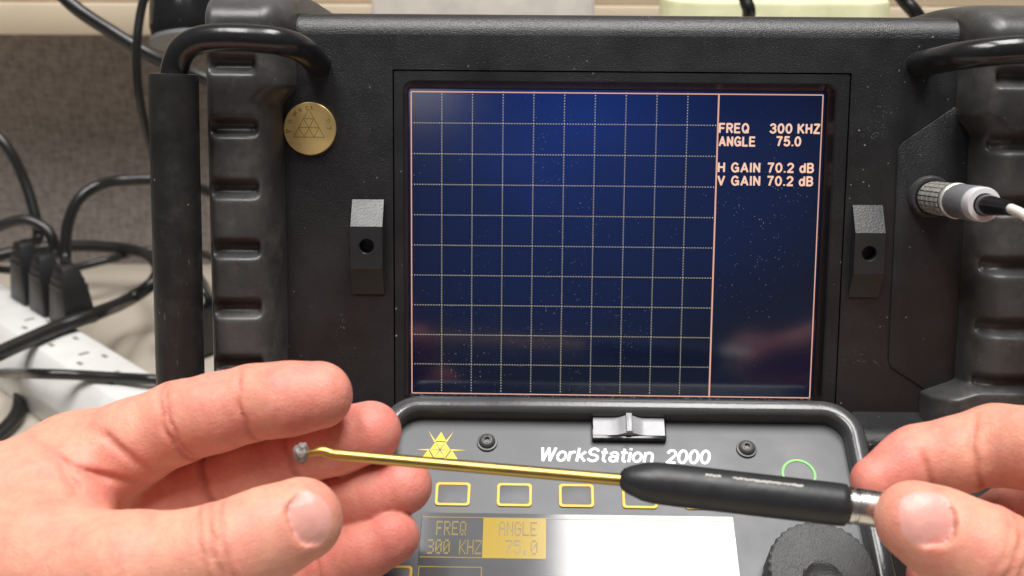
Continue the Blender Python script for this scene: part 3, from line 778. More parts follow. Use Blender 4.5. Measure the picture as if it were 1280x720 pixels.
def keycap(px, py, wpx=43, hpx=28):
    c = pan(px, py); x = pan(px + wpx / 2, py); y = pan(px, py - hpx / 2)
    hw, hh = x[0] - c[0], y[1] - c[1]
    b = MB(); b.prism(rrect(c[0]-hw, c[1]-hh, c[0]+hw, c[1]+hh, 0.9, 4), -0.5, 0.28); k = b.out('soft_key', 'panel', inst, PAN, bevel=0.1, angle=30)
    b = MB(); b.ring(rrect(c[0]-hw-.1, c[1]-hh-.1, c[0]+hw+.1, c[1]+hh+.1, 1.1, 4), rrect(c[0]-hw+.75, c[1]-hh+.75, c[0]+hw-.75, c[1]+hh-.75, 0.7, 4), 0.1, 0.42)
    b.out('outline', 'yellow', k, PAN, bevel=0.1, angle=30)
for px, py in ((566, 618), (643, 619), (720.5, 620), (799.5, 621.5), (877, 623), (493, 722)): keycap(px, py)

# small lower display
k0 = pan(527.5, 641, 0.3); k1 = pan(916.5, 645, 0.3); kb = k0[1] - 44
kx0, kx1, ky1 = k0[0], k1[0], (k0[1] + k1[1]) / 2
b = MB(); b.prism(rrect(kx0, kb, kx1, ky1, 0.5, 3), -0.6, 0.35); lcd = b.out('lower_display', 'lcd', inst, PAN, bevel=0.12, angle=12)
ZL = 0.42
lx = lambda px, py: pan(px, py, ZL)[:2]
b = MB()
t0 = lx(527, 646); t1 = lx(682, 648); b0 = lx(524, 696); b1 = lx(683, 697); mx_ = (lx(604, 648)[0] + lx(603, 696)[0]) / 2
line(b, kx0 + .3, t0[1], kx1 - .3, t0[1], 0.3, ZL); line(b, kx0 + .3, b0[1], mx_ + 18.5, b0[1], 0.3, ZL)
t2 = lx(521, 708)[1]
line(b, kx0 + .3, t2, mx_, t2, 0.3, ZL + .002); line(b, mx_, t2, mx_, t2 - 16, 0.3, ZL + .004); line(b, kx0 + .3, t2, kx0 + .3, t2 - 16, 0.3, ZL + .006)
b.out('display_lines', 'lcd_line', lcd, PAN, smooth=False)
cr = (lx(682, 648)[0] + lx(683, 696)[0]) / 2
b = MB(); b.quad([(mx_, b0[1], ZL + .01), (cr, b0[1], ZL + .01), (cr, t0[1], ZL + .01), (mx_, t0[1], ZL + .01)]); b.out('lit_cell', 'lcd_on', lcd, PAN, smooth=False)
FONT = {'F': '1111110000100001111010000100001000 0', 'R': 0}
G = {'F': ['11111','10000','10000','11110','10000','10000','10000'], 'R': ['11110','10001','10001','11110','10100','10010','10001'],
     'E': ['11111','10000','10000','11110','10000','10000','11111'], 'Q': ['01110','10001','10001','10001','10101','10010','01101'],
     '3': ['11110','00001','00001','01110','00001','00001','11110'], '0': ['01110','10001','10011','10101','11001','10001','01110'],
     'K': ['10001','10010','10100','11000','10100','10010','10001'], 'H': ['10001','10001','10001','11111','10001','10001','10001'],
     'Z': ['11111','00001','00010','00100','01000','10000','11111'], 'A': ['01110','10001','10001','11111','10001','10001','10001'],
     'N': ['10001','11001','10101','10101','10011','10001','10001'], 'G': ['01110','10001','10000','10111','10001','10001','01110'],
     'L': ['10000','10000','10000','10000','10000','10000','11111'], '7': ['11111','00001','00010','00100','00100','01000','01000'],
     '5': ['11111','10000','11110','00001','00001','10001','01110'], '.': ['00000','00000','00000','00000','00000','01100','01100'],
     'U': ['10001'] * 6 + ['01110'], 'I': ['01110'] + ['00100'] * 5 + ['01110'], 'M': ['10001','11011','10101','10101','10001','10001','10001']}
def dots(s, px, py, cw, chh, mat, z):
    p0 = lx(px, py); b = MB(); dx = cw / 6.0; dy = chh / 7.0
    for i, ch in enumerate(s):
        if ch == ' ': continue
        for r_, row in enumerate(G[ch]):
            for c_, t in enumerate(row):
                if t == '1':
                    x = p0[0] + i * cw + c_ * dx; y = p0[1] - r_ * dy
                    b.quad([(x, y, z), (x + dx * .86, y, z), (x + dx * .86, y - dy * .86, z), (x, y - dy * .86, z)])
    b.out('display_text', mat, lcd, PAN, smooth=False)
dots('FREQ', 546, 651, 2.32, 4.7, 'lcd_line', ZL); dots('300 KHZ', 535, 674, 2.32, 4.7, 'lcd_line', ZL)
dots('ANGLE', 624, 652, 2.32, 4.7, 'lcd_off', ZL + .03); dots('75.0', 632, 675, 2.45, 4.7, 'lcd_off', ZL + .03)

# sliding latch at the top edge of the panel
l0 = pan(741, 551); l1 = pan(831, 552); lt = pan(785, 527)
LWD = (l1[0] - l0[0]); cxl = (l0[0] + l1[0]) / 2; q0 = l0[1] + 0.6; q1 = lt[1] - 0.3
b = MB(); b.box((l0[0] - .3, q0 - 1.1, -0.3), (l1[0] + .3, q1 + 0.2, 2.4)); lat = b.out('sliding_latch', 'gloss_black', inst, PAN, bevel=0.3, angle=30)
prf = []
for i in range(33):
    t = -1 + 2 * i / 32; x = cxl + t * LWD / 2 * 0.99; prf.append((x, 2.6 + 1.7 * math.exp(-(t / 0.24) ** 2)))
b = MB(); V = []; 
for x, z in prf: V += [(x, q0, z), (x, q1, z)]
b.add(V, [(2*i, 2*i+1, 2*i+3, 2*i+2) for i in range(32)])
V2 = [(x, q0, z) for x, z in prf] + [(x, q0, 2.3) for x, z in prf]; b.add(V2, [(i, i+1, 34+i, 33+i) for i in range(32)])
b.out('slide_plate', 'latch', lat, PAN, angle=40)
b = MB(); b.box((cxl - 0.95, q0 - 0.15, 2.6), (cxl + 0.95, q1 + 0.3, 5.2)); b.out('slide_tab', 'latch', lat, PAN, bevel=0.25, angle=30)

# green printed ring and rotary knob
gc = pan(998.5, 593); gr = pan(1018.5, 593)[0] - gc[0]
b = MB(); N = 48
b.ring([(gc[0] + (gr+.35) * math.cos(2*math.pi*k/N), gc[1] + (gr+.35) * math.sin(2*math.pi*k/N)) for k in range(N)], [(gc[0] + (gr-.35) * math.cos(2*math.pi*k/N), gc[1] + (gr-.35) * math.sin(2*math.pi*k/N)) for k in range(N)], 0.02, 0.2)
b.out('green_ring', 'green', inst, PAN, angle=30)
HK = 10.0
kc = pan(1029, 712, HK); kfr = Frame(PAN.w((kc[0], kc[1], 0)), *PAN.A.T)
kr = pan(1095, 705, HK)[0] - kc[0]
N = 144; V = []; Fc = []
dimc, dimr = (-0.3, -4.2), 6.0
kprof = [(1.0, 0.1), (1.0, HK - 1.2), (0.985, HK - 0.4), (0.95, HK)]
for rr_, z in kprof:
    for k in range(N):
        a = 2 * math.pi * k / N; amp = 0.018 if z < HK - 0.2 else 0.0
        R_ = kr * rr_ * (1 + amp * math.cos(36 * a)); V.append((R_ * math.cos(a), R_ * math.sin(a), z))
for i in range(len(kprof) - 1):
    for k in range(N): Fc.append((i*N+k, i*N+(k+1) % N, (i+1)*N+(k+1) % N, (i+1)*N+k))
base_i = (len(kprof) - 1) * N; NR = 22
prev = [base_i + k for k in range(N)]
for j in range(1, NR):
    f_ = 1 - j / NR; cur = []
    for k in range(N):
        a = 2 * math.pi * k / N; cx_, cy_ = dimc[0] * (1 - f_), dimc[1] * (1 - f_)
        x = cx_ + kr * .95 * f_ * math.cos(a); y = cy_ + kr * .95 * f_ * math.sin(a)
        dd = math.hypot(x - dimc[0], y - dimc[1]); z = HK
        if dd < dimr: z -= 2.6 * (1 - (dd / dimr) ** 2) ** 0.5 
        V.append((x, y, z)); cur.append(len(V) - 1)
    for k in range(N): Fc.append((prev[k], prev[(k+1) % N], cur[(k+1) % N], cur[k]))
    prev = cur
V.append((dimc[0], dimc[1], HK - 2.6)); 
for k in range(N): Fc.append((prev[k], prev[(k+1) % N], len(V) - 1))
build('rotary_knob', V, Fc, 'knob', inst, kfr, angle=40)

# ------------------------------------------------------------------ probe held across the picture
PD = 276.0
p_tip = at(392, 566, PD + 6); p_rod1 = at(784, 600, PD); p_g2 = at(1058, 631.5, PD - 3); p_end = at(1180, 646, PD - 4)
probe = empty('eddy_current_probe', p_g2); tag(probe, 'pencil probe with brass shaft and black handle held between both hands', 'probe')
pp = [at(383, 567, PD + 6.3), at(393, 565.5, PD + 6), at(403, 564, PD + 6), at(416, 567.5, PD + 6), at(440, 570, PD + 5.5), at(600, 584.5, PD + 3), at(790, 601, PD)]
tube('brass_shaft', pp, [0.75, 1.0, 1.2, 1.42, 1.45, 1.5, 1.5, 1.5, 1.5], 'brass', probe, 20, 14)
hf = axis_frame(at(776, 598.8, PD), p_g2); Lh = np.linalg.norm(p_g2 - at(776, 598.8, PD))
lathe('handle_sleeve', [(1.55, -0.2), (1.9, 0), (2.7, 0.6), (3.5, 2.2), (4.7, 5.6), (5.1, 8.5), (5.2, 14), (5.2, Lh - 2), (5.1, Lh - 0.4), (4.7, Lh)], 'probe', hf, probe, 48, 50)
ef = axis_frame(p_g2, p_end)
lathe('metal_collar', [(4.2, -1), (4.3, 0.1), (4.55, 0.3), (4.55, 1.4), (4.25, 1.6), (4.25, 2.2), (4.5, 2.4), (4.5, 9), (4.4, 24), (3.6, 25)], 'steel', ef, probe, 48, 35)
# worn print along the handle
random.seed(11); b = MB()
fx = hf.l(at(880, 585, PD - 6))
ang0 = math.atan2(fx[1], fx[0])
for (s0, s1) in ((20.0, 23.5), (26.5, 43)):
    x = s0
    while x < s1:
        L_ = random.uniform(0.25, 0.8); a = ang0 + random.uniform(-.03, .03); wa = random.uniform(.03, .075); rr_ = 5.24
        b.quad([(rr_ * math.cos(a - wa), rr_ * math.sin(a - wa), x), (rr_ * math.cos(a + wa), rr_ * math.sin(a + wa), x + random.uniform(-.1, .1)), (rr_ * math.cos(a + wa * .8), rr_ * math.sin(a + wa * .8), x + L_), (rr_ * math.cos(a - wa), rr_ * math.sin(a - wa), x + L_)])
        x += L_ * random.uniform(0.45, 0.85)
b.out('worn_print', 'flake', probe, hf, smooth=False)
# sensor tip: rough bead
bm = bmesh.new(); bmesh.ops.create_icosphere(bm, subdivisions=4, radius=1.0)
random.seed(5)
from mathutils import noise as mnoise
for v_ in bm.verts:
    nn = mnoise.noise(v_.co * 1.7) * 0.3 + mnoise.noise(v_.co * 4.5) * 0.12; v_.co *= (1 + nn); v_.co.z *= 1.25
bf = Frame(at(377, 566, PD + 6.5), M[:, 0], M[:, 2], -M[:, 1])
bmv = bm
for v_ in bmv.verts: v_.co *= 2.0
from_bm('sensor_tip', bmv, 'ferrite', probe, bf, angle=180)

# ------------------------------------------------------------------ hands: smooth-blended volumes, surface extracted on a grid
def skin_mat():
    m, nt, b = new_mat('skin')
    vec = coords(nt)
    red = node(nt, 'ShaderNodeAttribute', attribute_name='red').outputs['Fac']
    nail = node(nt, 'ShaderNodeAttribute', attribute_name='nail').outputs['Fac']
    cre = node(nt, 'ShaderNodeAttribute', attribute_name='crease').outputs['Fac']
    n1 = noise(nt, 60, 6, 0.7, vec); n2 = noise(nt, 420, 4, 0.65, vec)
    mot = mixc(nt, 0.35, n1.outputs[0], n2.outputs[0])
    blot = ramp(nt, noise(nt, 130, 5, 0.7, vec).outputs[0], [(0.42, g(0)), (0.7, g(0.5))]).outputs[0]
    rx = node(nt, 'ShaderNodeMath', operation='ADD'); rx.use_clamp = True; link(nt, red, rx.inputs[0]); link(nt, blot, rx.inputs[1]); red = rx.outputs[0]
    pale = ramp(nt, mot, [(0.35, (0.70, 0.325, 0.215, 1)), (0.65, (0.78, 0.405, 0.275, 1))]).outputs[0]
    pink = ramp(nt, mot, [(0.35, (0.66, 0.195, 0.155, 1)), (0.65, (0.75, 0.275, 0.215, 1))]).outputs[0]
    c = mixc(nt, red, pale, pink)
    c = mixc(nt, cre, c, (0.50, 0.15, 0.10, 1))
    c = mixc(nt, nail, c, (0.73, 0.37, 0.315, 1))
    link(nt, c, b.inputs['Base Color'])
    rr = ramp(nt, n2.outputs[0], [(0.3, g(0.46)), (0.7, g(0.62))]).outputs[0]
    link(nt, mixc(nt, nail, rr, g(0.36)), b.inputs['Roughness'])
    b.inputs['Subsurface Weight'].default_value = 0.35
    b.inputs['Subsurface Radius'].default_value = (1.0, 0.35, 0.2); b.inputs['Subsurface Scale'].default_value = 0.0022
    b.inputs['Specular IOR Level'].default_value = 0.4
    # fine print ridges and pores
    v = node(nt, 'ShaderNodeTexVoronoi', feature='DISTANCE_TO_EDGE'); v.inputs['Scale'].default_value = 900; link(nt, vec, v.inputs['Vector'])
    inv = node(nt, 'ShaderNodeMath', operation='SUBTRACT'); inv.inputs[0].default_value = 1.0; link(nt, nail, inv.inputs[1])
    b1 = node(nt, 'ShaderNodeBump'); b1.inputs['Distance'].default_value = 0.00012; link(nt, inv.outputs[0], b1.inputs['Strength']); link(nt, v.outputs[0], b1.inputs['Height'])
    b2 = node(nt, 'ShaderNodeBump'); b2.inputs['Distance'].default_value = 0.0006; b2.inputs['Strength'].default_value = 0.5
    link(nt, noise(nt, 260, 4, 0.6, vec).outputs[0], b2.inputs['Height']); link(nt, b1.outputs[0], b2.inputs['Normal'])
    link(nt, b2.outputs[0], b.inputs['Normal'])
    return m
MAT['skin'] = skin_mat()

def smin(a, b_, k):
    h = np.clip(k - np.abs(a - b_), 0, None) / k
    return np.minimum(a, b_) - h * h * k * 0.25
class Vol:
    def __init__(s, lo, hi, vox):
        s.lo = np.asarray(lo, float); s.vox = vox
        s.n = np.ceil((np.asarray(hi) - s.lo) / vox).astype(int) + 1
        s.ax = [s.lo[i] + np.arange(s.n[i]) * vox for i in range(3)]
    def field(s): return np.full(s.n, 40.0, np.float32)
    def sub(s, a, b_, m):
        lo = np.minimum(a, b_) - m; hi = np.maximum(a, b_) + m
        i0 = np.clip(((lo - s.lo) / s.vox).astype(int), 0, s.n); i1 = np.clip(((hi - s.lo) / s.vox).astype(int) + 2, 0, s.n)
        sl = tuple(slice(i0[i], i1[i]) for i in range(3))
        X = s.ax[0][sl[0]][:, None, None]; Y = s.ax[1][sl[1]][None, :, None]; Z = s.ax[2][sl[2]][None, None, :]
        return sl, X, Y, Z
    def cone(s, D, a, b_, ra, rb, k, flat=None):
        a = np.asarray(a, float); b_ = np.asarray(b_, float)
        sl, X, Y, Z = s.sub(a, b_, max(ra, rb) * 1.3 + k + 5)
        ba = b_ - a; l2 = ba @ ba + 1e-9
        px, py, pz = X - a[0], Y - a[1], Z - a[2]
        h = np.clip((px * ba[0] + py * ba[1] + pz * ba[2]) / l2, 0, 1)
        qx, qy, qz = px - ba[0] * h, py - ba[1] * h, pz - ba[2] * h
        if flat is not None:
            n_, f_ = flat; dd = (qx * n_[0] + qy * n_[1] + qz * n_[2]) * (f_ - 1)
            qx, qy, qz = qx + n_[0] * dd, qy + n_[1] * dd, qz + n_[2] * dd
        d = np.sqrt(qx * qx + qy * qy + qz * qz) - (ra + (rb - ra) * h)
        if flat is not None: d = d / max(1.0, flat[1])
        D[sl] = smin(D[sl], d.astype(np.float32), k)
    def groove(s, D, c, axis, side, R, amp, width, bend=0.0, cut=-0.2):
        c = np.asarray(c, float); axis = norm(axis); side = norm(side - axis * (np.asarray(side) @ axis)); lat = np.cross(axis, side)
        sl, X, Y, Z = s.sub(c, c, R + 4)
        px, py, pz = X - c[0], Y - c[1], Z - c[2]
        al = px * axis[0] + py * axis[1] + pz * axis[2]; sd = px * side[0] + py * side[1] + pz * side[2]; lt = px * lat[0] + py * lat[1] + pz * lat[2]
        al = al - bend * lt * lt / R + 0.35 * np.sin(lt * 0.9 + c[0])
        rr = np.sqrt(sd * sd + lt * lt)
        w = np.clip((sd / (rr + 1e-6) - cut) / 0.5, 0, 1) * np.clip((R + 3 - rr) / 3, 0, 1)
        D[sl] += (amp * np.exp(-(al / width) ** 2) * w).astype(np.float32)
    def crease_line(s, D, pts, amp, width, reach=6.0):
        P = np.asarray(pts, float)
        lo, hi = P.min(0), P.max(0)
        sl, X, Y, Z = s.sub(lo, hi, reach + width * 3)
        best = None; amt = None; nseg = len(P) - 1
        for k, (a, b_) in enumerate(zip(P[:-1], P[1:])):
            ba = b_ - a; l2 = ba @ ba; px, py, pz = X - a[0], Y - a[1], Z - a[2]
            h = np.clip((px*ba[0] + py*ba[1] + pz*ba[2]) / l2, 0, 1)
            d = np.sqrt((px-ba[0]*h)**2 + (py-ba[1]*h)**2 + ((pz-ba[2]*h) * 0.22)**2)
            tt = np.sin(np.pi * np.clip((k + h) / nseg, 0.02, 0.98)) ** 0.7
            if best is None: best, amt = d, tt + 0 * d
            else:
                u_ = d < best; best = np.where(u_, d, best); amt = np.where(u_, tt, amt)
        D[sl] += (amp * amt * np.exp(-(best / width) ** 2)).astype(np.float32)
    def nail(s, D, fr, hw, hl, amp):
        """border groove and slightly flattened plate; fr axes x lateral, y to tip, z dorsal"""
        sl, X, Y, Z = s.sub(fr.o, fr.o, 16)
        p = np.stack(np.broadcast_arrays(X, Y, Z), -1) - fr.o; q = p @ fr.A
        m_ = ((np.abs(q[..., 0]) / hw) ** 3 + (np.abs(q[..., 1]) / hl) ** 3) ** (1 / 3.)
        w = np.clip((q[..., 2] + 1.0) / 2, 0, 1)
        plate = q[..., 2] - (0.15 - q[..., 0] ** 2 / 20.0 - q[..., 1] ** 2 / 70.0)
        Dn = np.where((m_ < 1.0) & (q[..., 2] > -5), np.maximum(D[sl], plate), D[sl])
        front = np.clip((q[..., 1] / hl + 0.9) / 0.4, 0, 1)       # no fold at the free edge
        D[sl] = (Dn + amp * np.exp(-((m_ - 1.0) / 0.055) ** 2) * w * (1 - 0.6 * (q[..., 1] > 0.75 * hl))).astype(np.float32)
    def mesh(s, D):
        ins = D < 0
        c = ins[:-1, :-1, :-1].astype(np.int8)
        corners = [(i, j, k) for i in (0, 1) for j in (0, 1) for k in (0, 1)]
        nx, ny, nz = s.n - 1; tot = np.zeros((nx, ny, nz), np.int8)
        for i, j, k in corners: tot += ins[i:i+nx, j:j+ny, k:k+nz]
        act = (tot > 0) & (tot < 8); idx = np.argwhere(act); vid = np.full((nx, ny, nz), -1, np.int64); vid[act] = np.arange(len(idx))
        vals = {cn: D[idx[:, 0] + cn[0], idx[:, 1] + cn[1], idx[:, 2] + cn[2]] for cn in corners}
        acc = np.zeros((len(idx), 3)); cnt = np.zeros(len(idx))
        for a in corners:
            for ax in range(3):
                if a[ax] == 0:
                    b_ = list(a); b_[ax] = 1; b_ = tuple(b_); va, vb = vals[a], vals[b_]; cr_ = (va < 0) != (vb < 0)
                    t = np.where(cr_, va / np.where(np.abs(va - vb) < 1e-9, 1, va - vb), 0)
                    p = np.tile(np.array(a, float), (len(idx), 1)); p[:, ax] += t
                    acc[cr_] += p[cr_]; cnt[cr_] += 1
        V = s.lo + (idx + acc / cnt[:, None]) * s.vox
        faces = []
        for ax in range(3):
            o1, o2 = [(1, 2), (2, 0), (0, 1)][ax]
            sl0 = [slice(None)] * 3; sl1 = [slice(None)] * 3; sl0[ax] = slice(0, -1); sl1[ax] = slice(1, None)
            e = ins[tuple(sl0)] != ins[tuple(sl1)]; E = np.argwhere(e)
            E = E[(E[:, o1] > 0) & (E[:, o2] > 0) & (E[:, o1] < s.n[o1] - 1) & (E[:, o2] < s.n[o2] - 1)]
            q = []
            for d1, d2 in ((0, 0), (1, 0), (1, 1), (0, 1)):
                e2 = E.copy(); e2[:, o1] -= d1; e2[:, o2] -= d2; q.append(vid[e2[:, 0], e2[:, 1], e2[:, 2]])
            q = np.stack(q, 1); flip = ~ins[E[:, 0], E[:, 1], E[:, 2]]
            q[flip] = q[flip][:, ::-1]; faces.append(q)
        return V, np.vstack(faces)
CAMF = Frame(CAM, M[:, 0], M[:, 1], M[:, 2])
def cpt(px, py, d): return np.array([(px - 640) / F * d, (py - 360) / F * d, d])
TO_CAM = np.array([0, 0, -1.0])

def make_hand(name, lo, hi, vox, palm, fingers, grooves, lines, nails, reds, kpalm, label, base):
    vol = Vol(lo, hi, vox)
    P = vol.field()
    for a, b_, ra, rb, k in palm: vol.cone(P, a, b_, ra, rb, k)
    R = P.copy()
    for ch in fingers:
        D = vol.field()
        pts, rad = ch['pts'], ch['rad']
        for i in range(len(pts) - 1): vol.cone(D, pts[i], pts[i+1], rad[i], rad[i+1], 2.5, ch.get('flat') if i == len(pts) - 2 else None)
        for c_, r_ in ch.get('pads', []): vol.cone(D, c_, np.asarray(c_) + 0.01, r_, r_, 4.0)
        for gpar in ch.get('grooves', []): vol.groove(D, *gpar)
        for nl in ch.get('nails', []): vol.nail(D, *nl)
        R = smin(R, smin(P, D, ch.get('kp', kpalm)), 0.5)
    D = R
    for gpar in grooves: vol.groove(D, *gpar)
    for ln in lines: vol.crease_line(D, *ln)
    for ax in range(3):
        for e_ in (0, -1):
            sl = [slice(None)] * 3; sl[ax] = e_; D[tuple(sl)] = 1.0
            sl[ax] = 1 if e_ == 0 else -2; D[tuple(sl)] = np.maximum(D[tuple(sl)], 0.3)
    V, Q = vol.mesh(D)
    lab = np.arange(len(V))             # keep the one connected outer surface
    for it in range(400):
        m_ = lab[Q].min(axis=1); new = lab.copy()
        for i in range(4): np.minimum.at(new, Q[:, i], m_)
        new = new[new]
        if (new == lab).all(): break
        lab = new
    keep = lab == np.bincount(lab).argmax(); mp2 = np.cumsum(keep) - 1
    Q = mp2[Q[keep[Q].all(axis=1)]]; V = V[keep]
    # one pass of smoothing
    for it in range(2):
        S_ = np.zeros_like(V); C_n = np.zeros(len(V))
        for i in range(4):
            a, b_ = Q[:, i], Q[:, (i+1) % 4]
            np.add.at(S_, a, V[b_]); np.add.at(C_n, a, 1); np.add.at(S_, b_, V[a]); np.add.at(C_n, b_, 1)
        V = V * 0.5 + 0.5 * S_ / np.maximum(C_n, 1)[:, None]
    red = np.full(len(V), 0.22); nl_ = np.zeros(len(V)); cre = np.zeros(len(V))
    for c_, r_, amt in reds: red = np.maximum(red, amt * np.exp(-(np.linalg.norm(V - c_, axis=1) / r_) ** 2))
    for fr, hw, hl, amp in nails:
        q = (V - fr.o) @ fr.A; m_ = ((np.abs(q[:, 0]) / hw) ** 3 + (np.abs(q[:, 1]) / hl) ** 3) ** (1 / 3.)
        nl_ = np.maximum(nl_, np.clip((1.0 - m_) * 20, 0, 1) * (q[:, 2] > -2.0))
    for ln in lines:
        P_ = np.asarray(ln[0]); best = np.full(len(V), 99.0)
        for a, b_ in zip(P_[:-1], P_[1:]):
            ba = b_ - a; pa = V - a; h = np.clip(pa @ ba / (ba @ ba), 0, 1); q = pa - h[:, None] * ba; q[:, 2] *= 0.22
            best = np.minimum(best, np.linalg.norm(q, axis=1))
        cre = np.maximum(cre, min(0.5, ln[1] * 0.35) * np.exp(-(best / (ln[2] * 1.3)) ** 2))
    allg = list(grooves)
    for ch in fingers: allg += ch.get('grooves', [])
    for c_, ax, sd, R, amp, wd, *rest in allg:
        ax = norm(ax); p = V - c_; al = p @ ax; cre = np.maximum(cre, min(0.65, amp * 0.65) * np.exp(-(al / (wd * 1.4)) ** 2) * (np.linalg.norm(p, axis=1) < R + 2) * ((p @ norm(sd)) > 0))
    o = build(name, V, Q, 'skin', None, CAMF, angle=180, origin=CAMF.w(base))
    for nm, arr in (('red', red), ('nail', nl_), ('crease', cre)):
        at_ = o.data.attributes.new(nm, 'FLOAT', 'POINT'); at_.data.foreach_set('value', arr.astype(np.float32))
    tag(o, label, 'hand'); return o

def chain(spec):
    pts = [cpt(*s[:3]) for s in spec]; return pts, [s[3] for s in spec]
def gr_at(pts, i, side, R, amp, wd, bend=0.0, off=0.0, cut=-0.2):
    ax = norm(pts[min(i+1, len(pts)-1)] - pts[i-1]); return (pts[i] + ax * off, ax, np.asarray(side, float), R, amp, wd, bend, cut)

# left hand: palm to the camera, fingers to the right, thumb crossing in front
ip, ir = chain([(95, 585, 302, 12.5), (226, 527, 296, 10.6), (318, 503, 293, 9.7), (398, 494, 291, 8.9)])
mp_, mr = chain([(115, 650, 312, 12.0), (270, 602, 310, 10.0), (375, 562, 307, 9.2), (463, 540, 305, 8.5)])
rp, rr0 = chain([(130, 715, 318, 11.5), (310, 672, 316, 9.6), (415, 632, 312, 8.8), (504, 607, 308, 8.0)])
kp_, kr0 = chain([(140, 790, 320, 10.5), (330, 745, 314, 8.8), (415, 705, 308, 8.1), (490, 671, 304, 7.5)])
tp, tr = chain([(40, 745, 282, 17.0), (165, 715, 266, 13.0), (285, 690, 264, 11.6), (375, 650, 268, 10.2)])
tdir = norm(tp[3] - tp[2]); tz = norm(np.array([0.25, -0.12, -1.0])); tz = norm(tz - tdir * (tz @ tdir)); tx = np.cross(tdir, tz)
tn = Frame(tp[3] + tdir * 4.2 + tz * 8.3, tx, tdir, tz)
left_fingers = [
    dict(pts=ip, rad=ir, kp=7.0, pads=[(tuple((ip[1] + ip[2]) / 2 + TO_CAM * 1.8), 9.2), (tuple((ip[2] + ip[3]) / 2 + TO_CAM * 2.0), 8.8), (tuple((ip[0] * .45 + ip[1] * .55) + TO_CAM * 2.0), 10.6)],
         grooves=[gr_at(ip, 1, TO_CAM, 13, 0.9, 0.55, 0.1, 1.0), gr_at(ip, 1, TO_CAM, 13, 0.6, 0.45, -0.1, 3.0), gr_at(ip, 2, TO_CAM, 12, 0.7, 0.55, 0.1, 0.0)]),
    dict(pts=mp_, rad=mr, kp=6.0, pads=[(tuple((mp_[1] + mp_[2]) / 2 + TO_CAM * 1.8), 8.8), (tuple((mp_[2] + mp_[3]) / 2 + TO_CAM * 1.8), 8.2), (tuple((mp_[0] * .4 + mp_[1] * .6) + TO_CAM * 2.0), 9.9)],
         grooves=[gr_at(mp_, 1, TO_CAM, 12.5, 1.1, 0.9, 0.1, 1.0), gr_at(mp_, 2, TO_CAM, 12, 0.8, 0.8, 0.1, 0.0)]),
    dict(pts=rp, rad=rr0, kp=6.0, pads=[(tuple((rp[1] + rp[2]) / 2 + TO_CAM * 1.6), 8.4), (tuple((rp[2] + rp[3]) / 2 + TO_CAM * 1.6), 7.8)],
         grooves=[gr_at(rp, 1, TO_CAM, 12, 1.0, 0.8, 0.1), gr_at(rp, 2, TO_CAM, 11, 0.8, 0.8, 0.1)]),
    dict(pts=kp_, rad=kr0, kp=6.0, pads=[(tuple((kp_[2] + kp_[3]) / 2 + TO_CAM * 1.4), 7.4)],
         grooves=[gr_at(kp_, 2, TO_CAM, 11, 0.7, 0.8, 0.1)]),
    dict(pts=tp, rad=tr, kp=5.0, flat=(tz, 1.12), pads=[(tuple((tp[2] + tp[3]) / 2 - tz * 1.5), 10.2)],
         grooves=[gr_at(tp, 2, tz, 14, 0.75, 0.6, 0.05, 0.0), gr_at(tp, 2, tz, 14, 0.65, 0.5, 0.05, 2.4), gr_at(tp, 2, tz, 14, 0.5, 0.5, 0.0, -2.6), gr_at(tp, 2, tz, 14, 0.3, 0.4, 0.1, 1.2)],
         nails=[(tn, 6.4, 6.6, 0.4)])]
left_palm = [
    (cpt(95, 590, 302), cpt(120, 690, 314), 13.5, 13.5, 6), (cpt(120, 690, 314), cpt(140, 790, 318), 13.5, 12.5, 6),
    (cpt(-120, 700, 305), cpt(95, 590, 302), 17, 13.5, 8), (cpt(-120, 740, 310), cpt(120, 690, 314), 17, 13, 8), (cpt(-110, 800, 312), cpt(140, 780, 318), 17, 13, 8),
    (cpt(-90, 700, 286), cpt(60, 700, 278), 20, 16.0, 10), (cpt(0, 720, 280), cpt(165, 715, 266), 18, 13.2, 8),
    (cpt(-40, 640, 292), cpt(90, 610, 290), 17, 10.5, 8),
    (cpt(-120, 740, 304), cpt(-420, 900, 330), 24, 27, 12), (cpt(-420, 900, 330), cpt(-760, 1060, 350), 27, 33, 12)]
left_lines = [([cpt(105, 532, 286), cpt(130, 548, 284), cpt(155, 572, 283), cpt(178, 594, 284), cpt(204, 604, 288), cpt(225, 600, 290)], 2.8, 1.0),
              ([cpt(35, 548, 287), cpt(72, 575, 282), cpt(98, 612, 280), cpt(112, 655, 280)], 1.0, 1.1),
              ([cpt(75, 572, 284), cpt(105, 588, 284), cpt(140, 597, 286), cpt(176, 608, 290)], 1.2, 0.9),
              ([cpt(108, 588, 284), cpt(105, 612, 284), cpt(98, 640, 284)], 0.5, 0.7)]
left_reds = [(tuple(ip[3]), 17, 0.95), (tuple((ip[1] + ip[2]) / 2), 20, 0.7), (tuple((ip[0] + ip[1]) / 2), 18, 0.4), (tuple(mp_[3]), 20, 1.0), (tuple(mp_[2]), 22, 0.9), (tuple(mp_[1]), 22, 0.8), (tuple(rp[3]), 20, 1.0), (tuple(rp[2]), 20, 0.95),
             (tuple(kp_[3]), 22, 0.95), (tuple(kp_[2]), 22, 0.9), (tuple(tp[3]), 14, 0.35), (tuple(cpt(140, 610, 285)), 14, 0.65), (tuple(cpt(60, 630, 270)), 12, 0.35)]
make_hand('hand', (-240, 12, 240), (-14, 125, 345), 0.62, left_palm, left_fingers, [], left_lines, [(tn, 6.4, 6.6, 0.5)], left_reds, 6.0,
          'open left hand at lower left, fingers spread behind the probe tip with the thumbnail showing', cpt(-100, 740, 300))

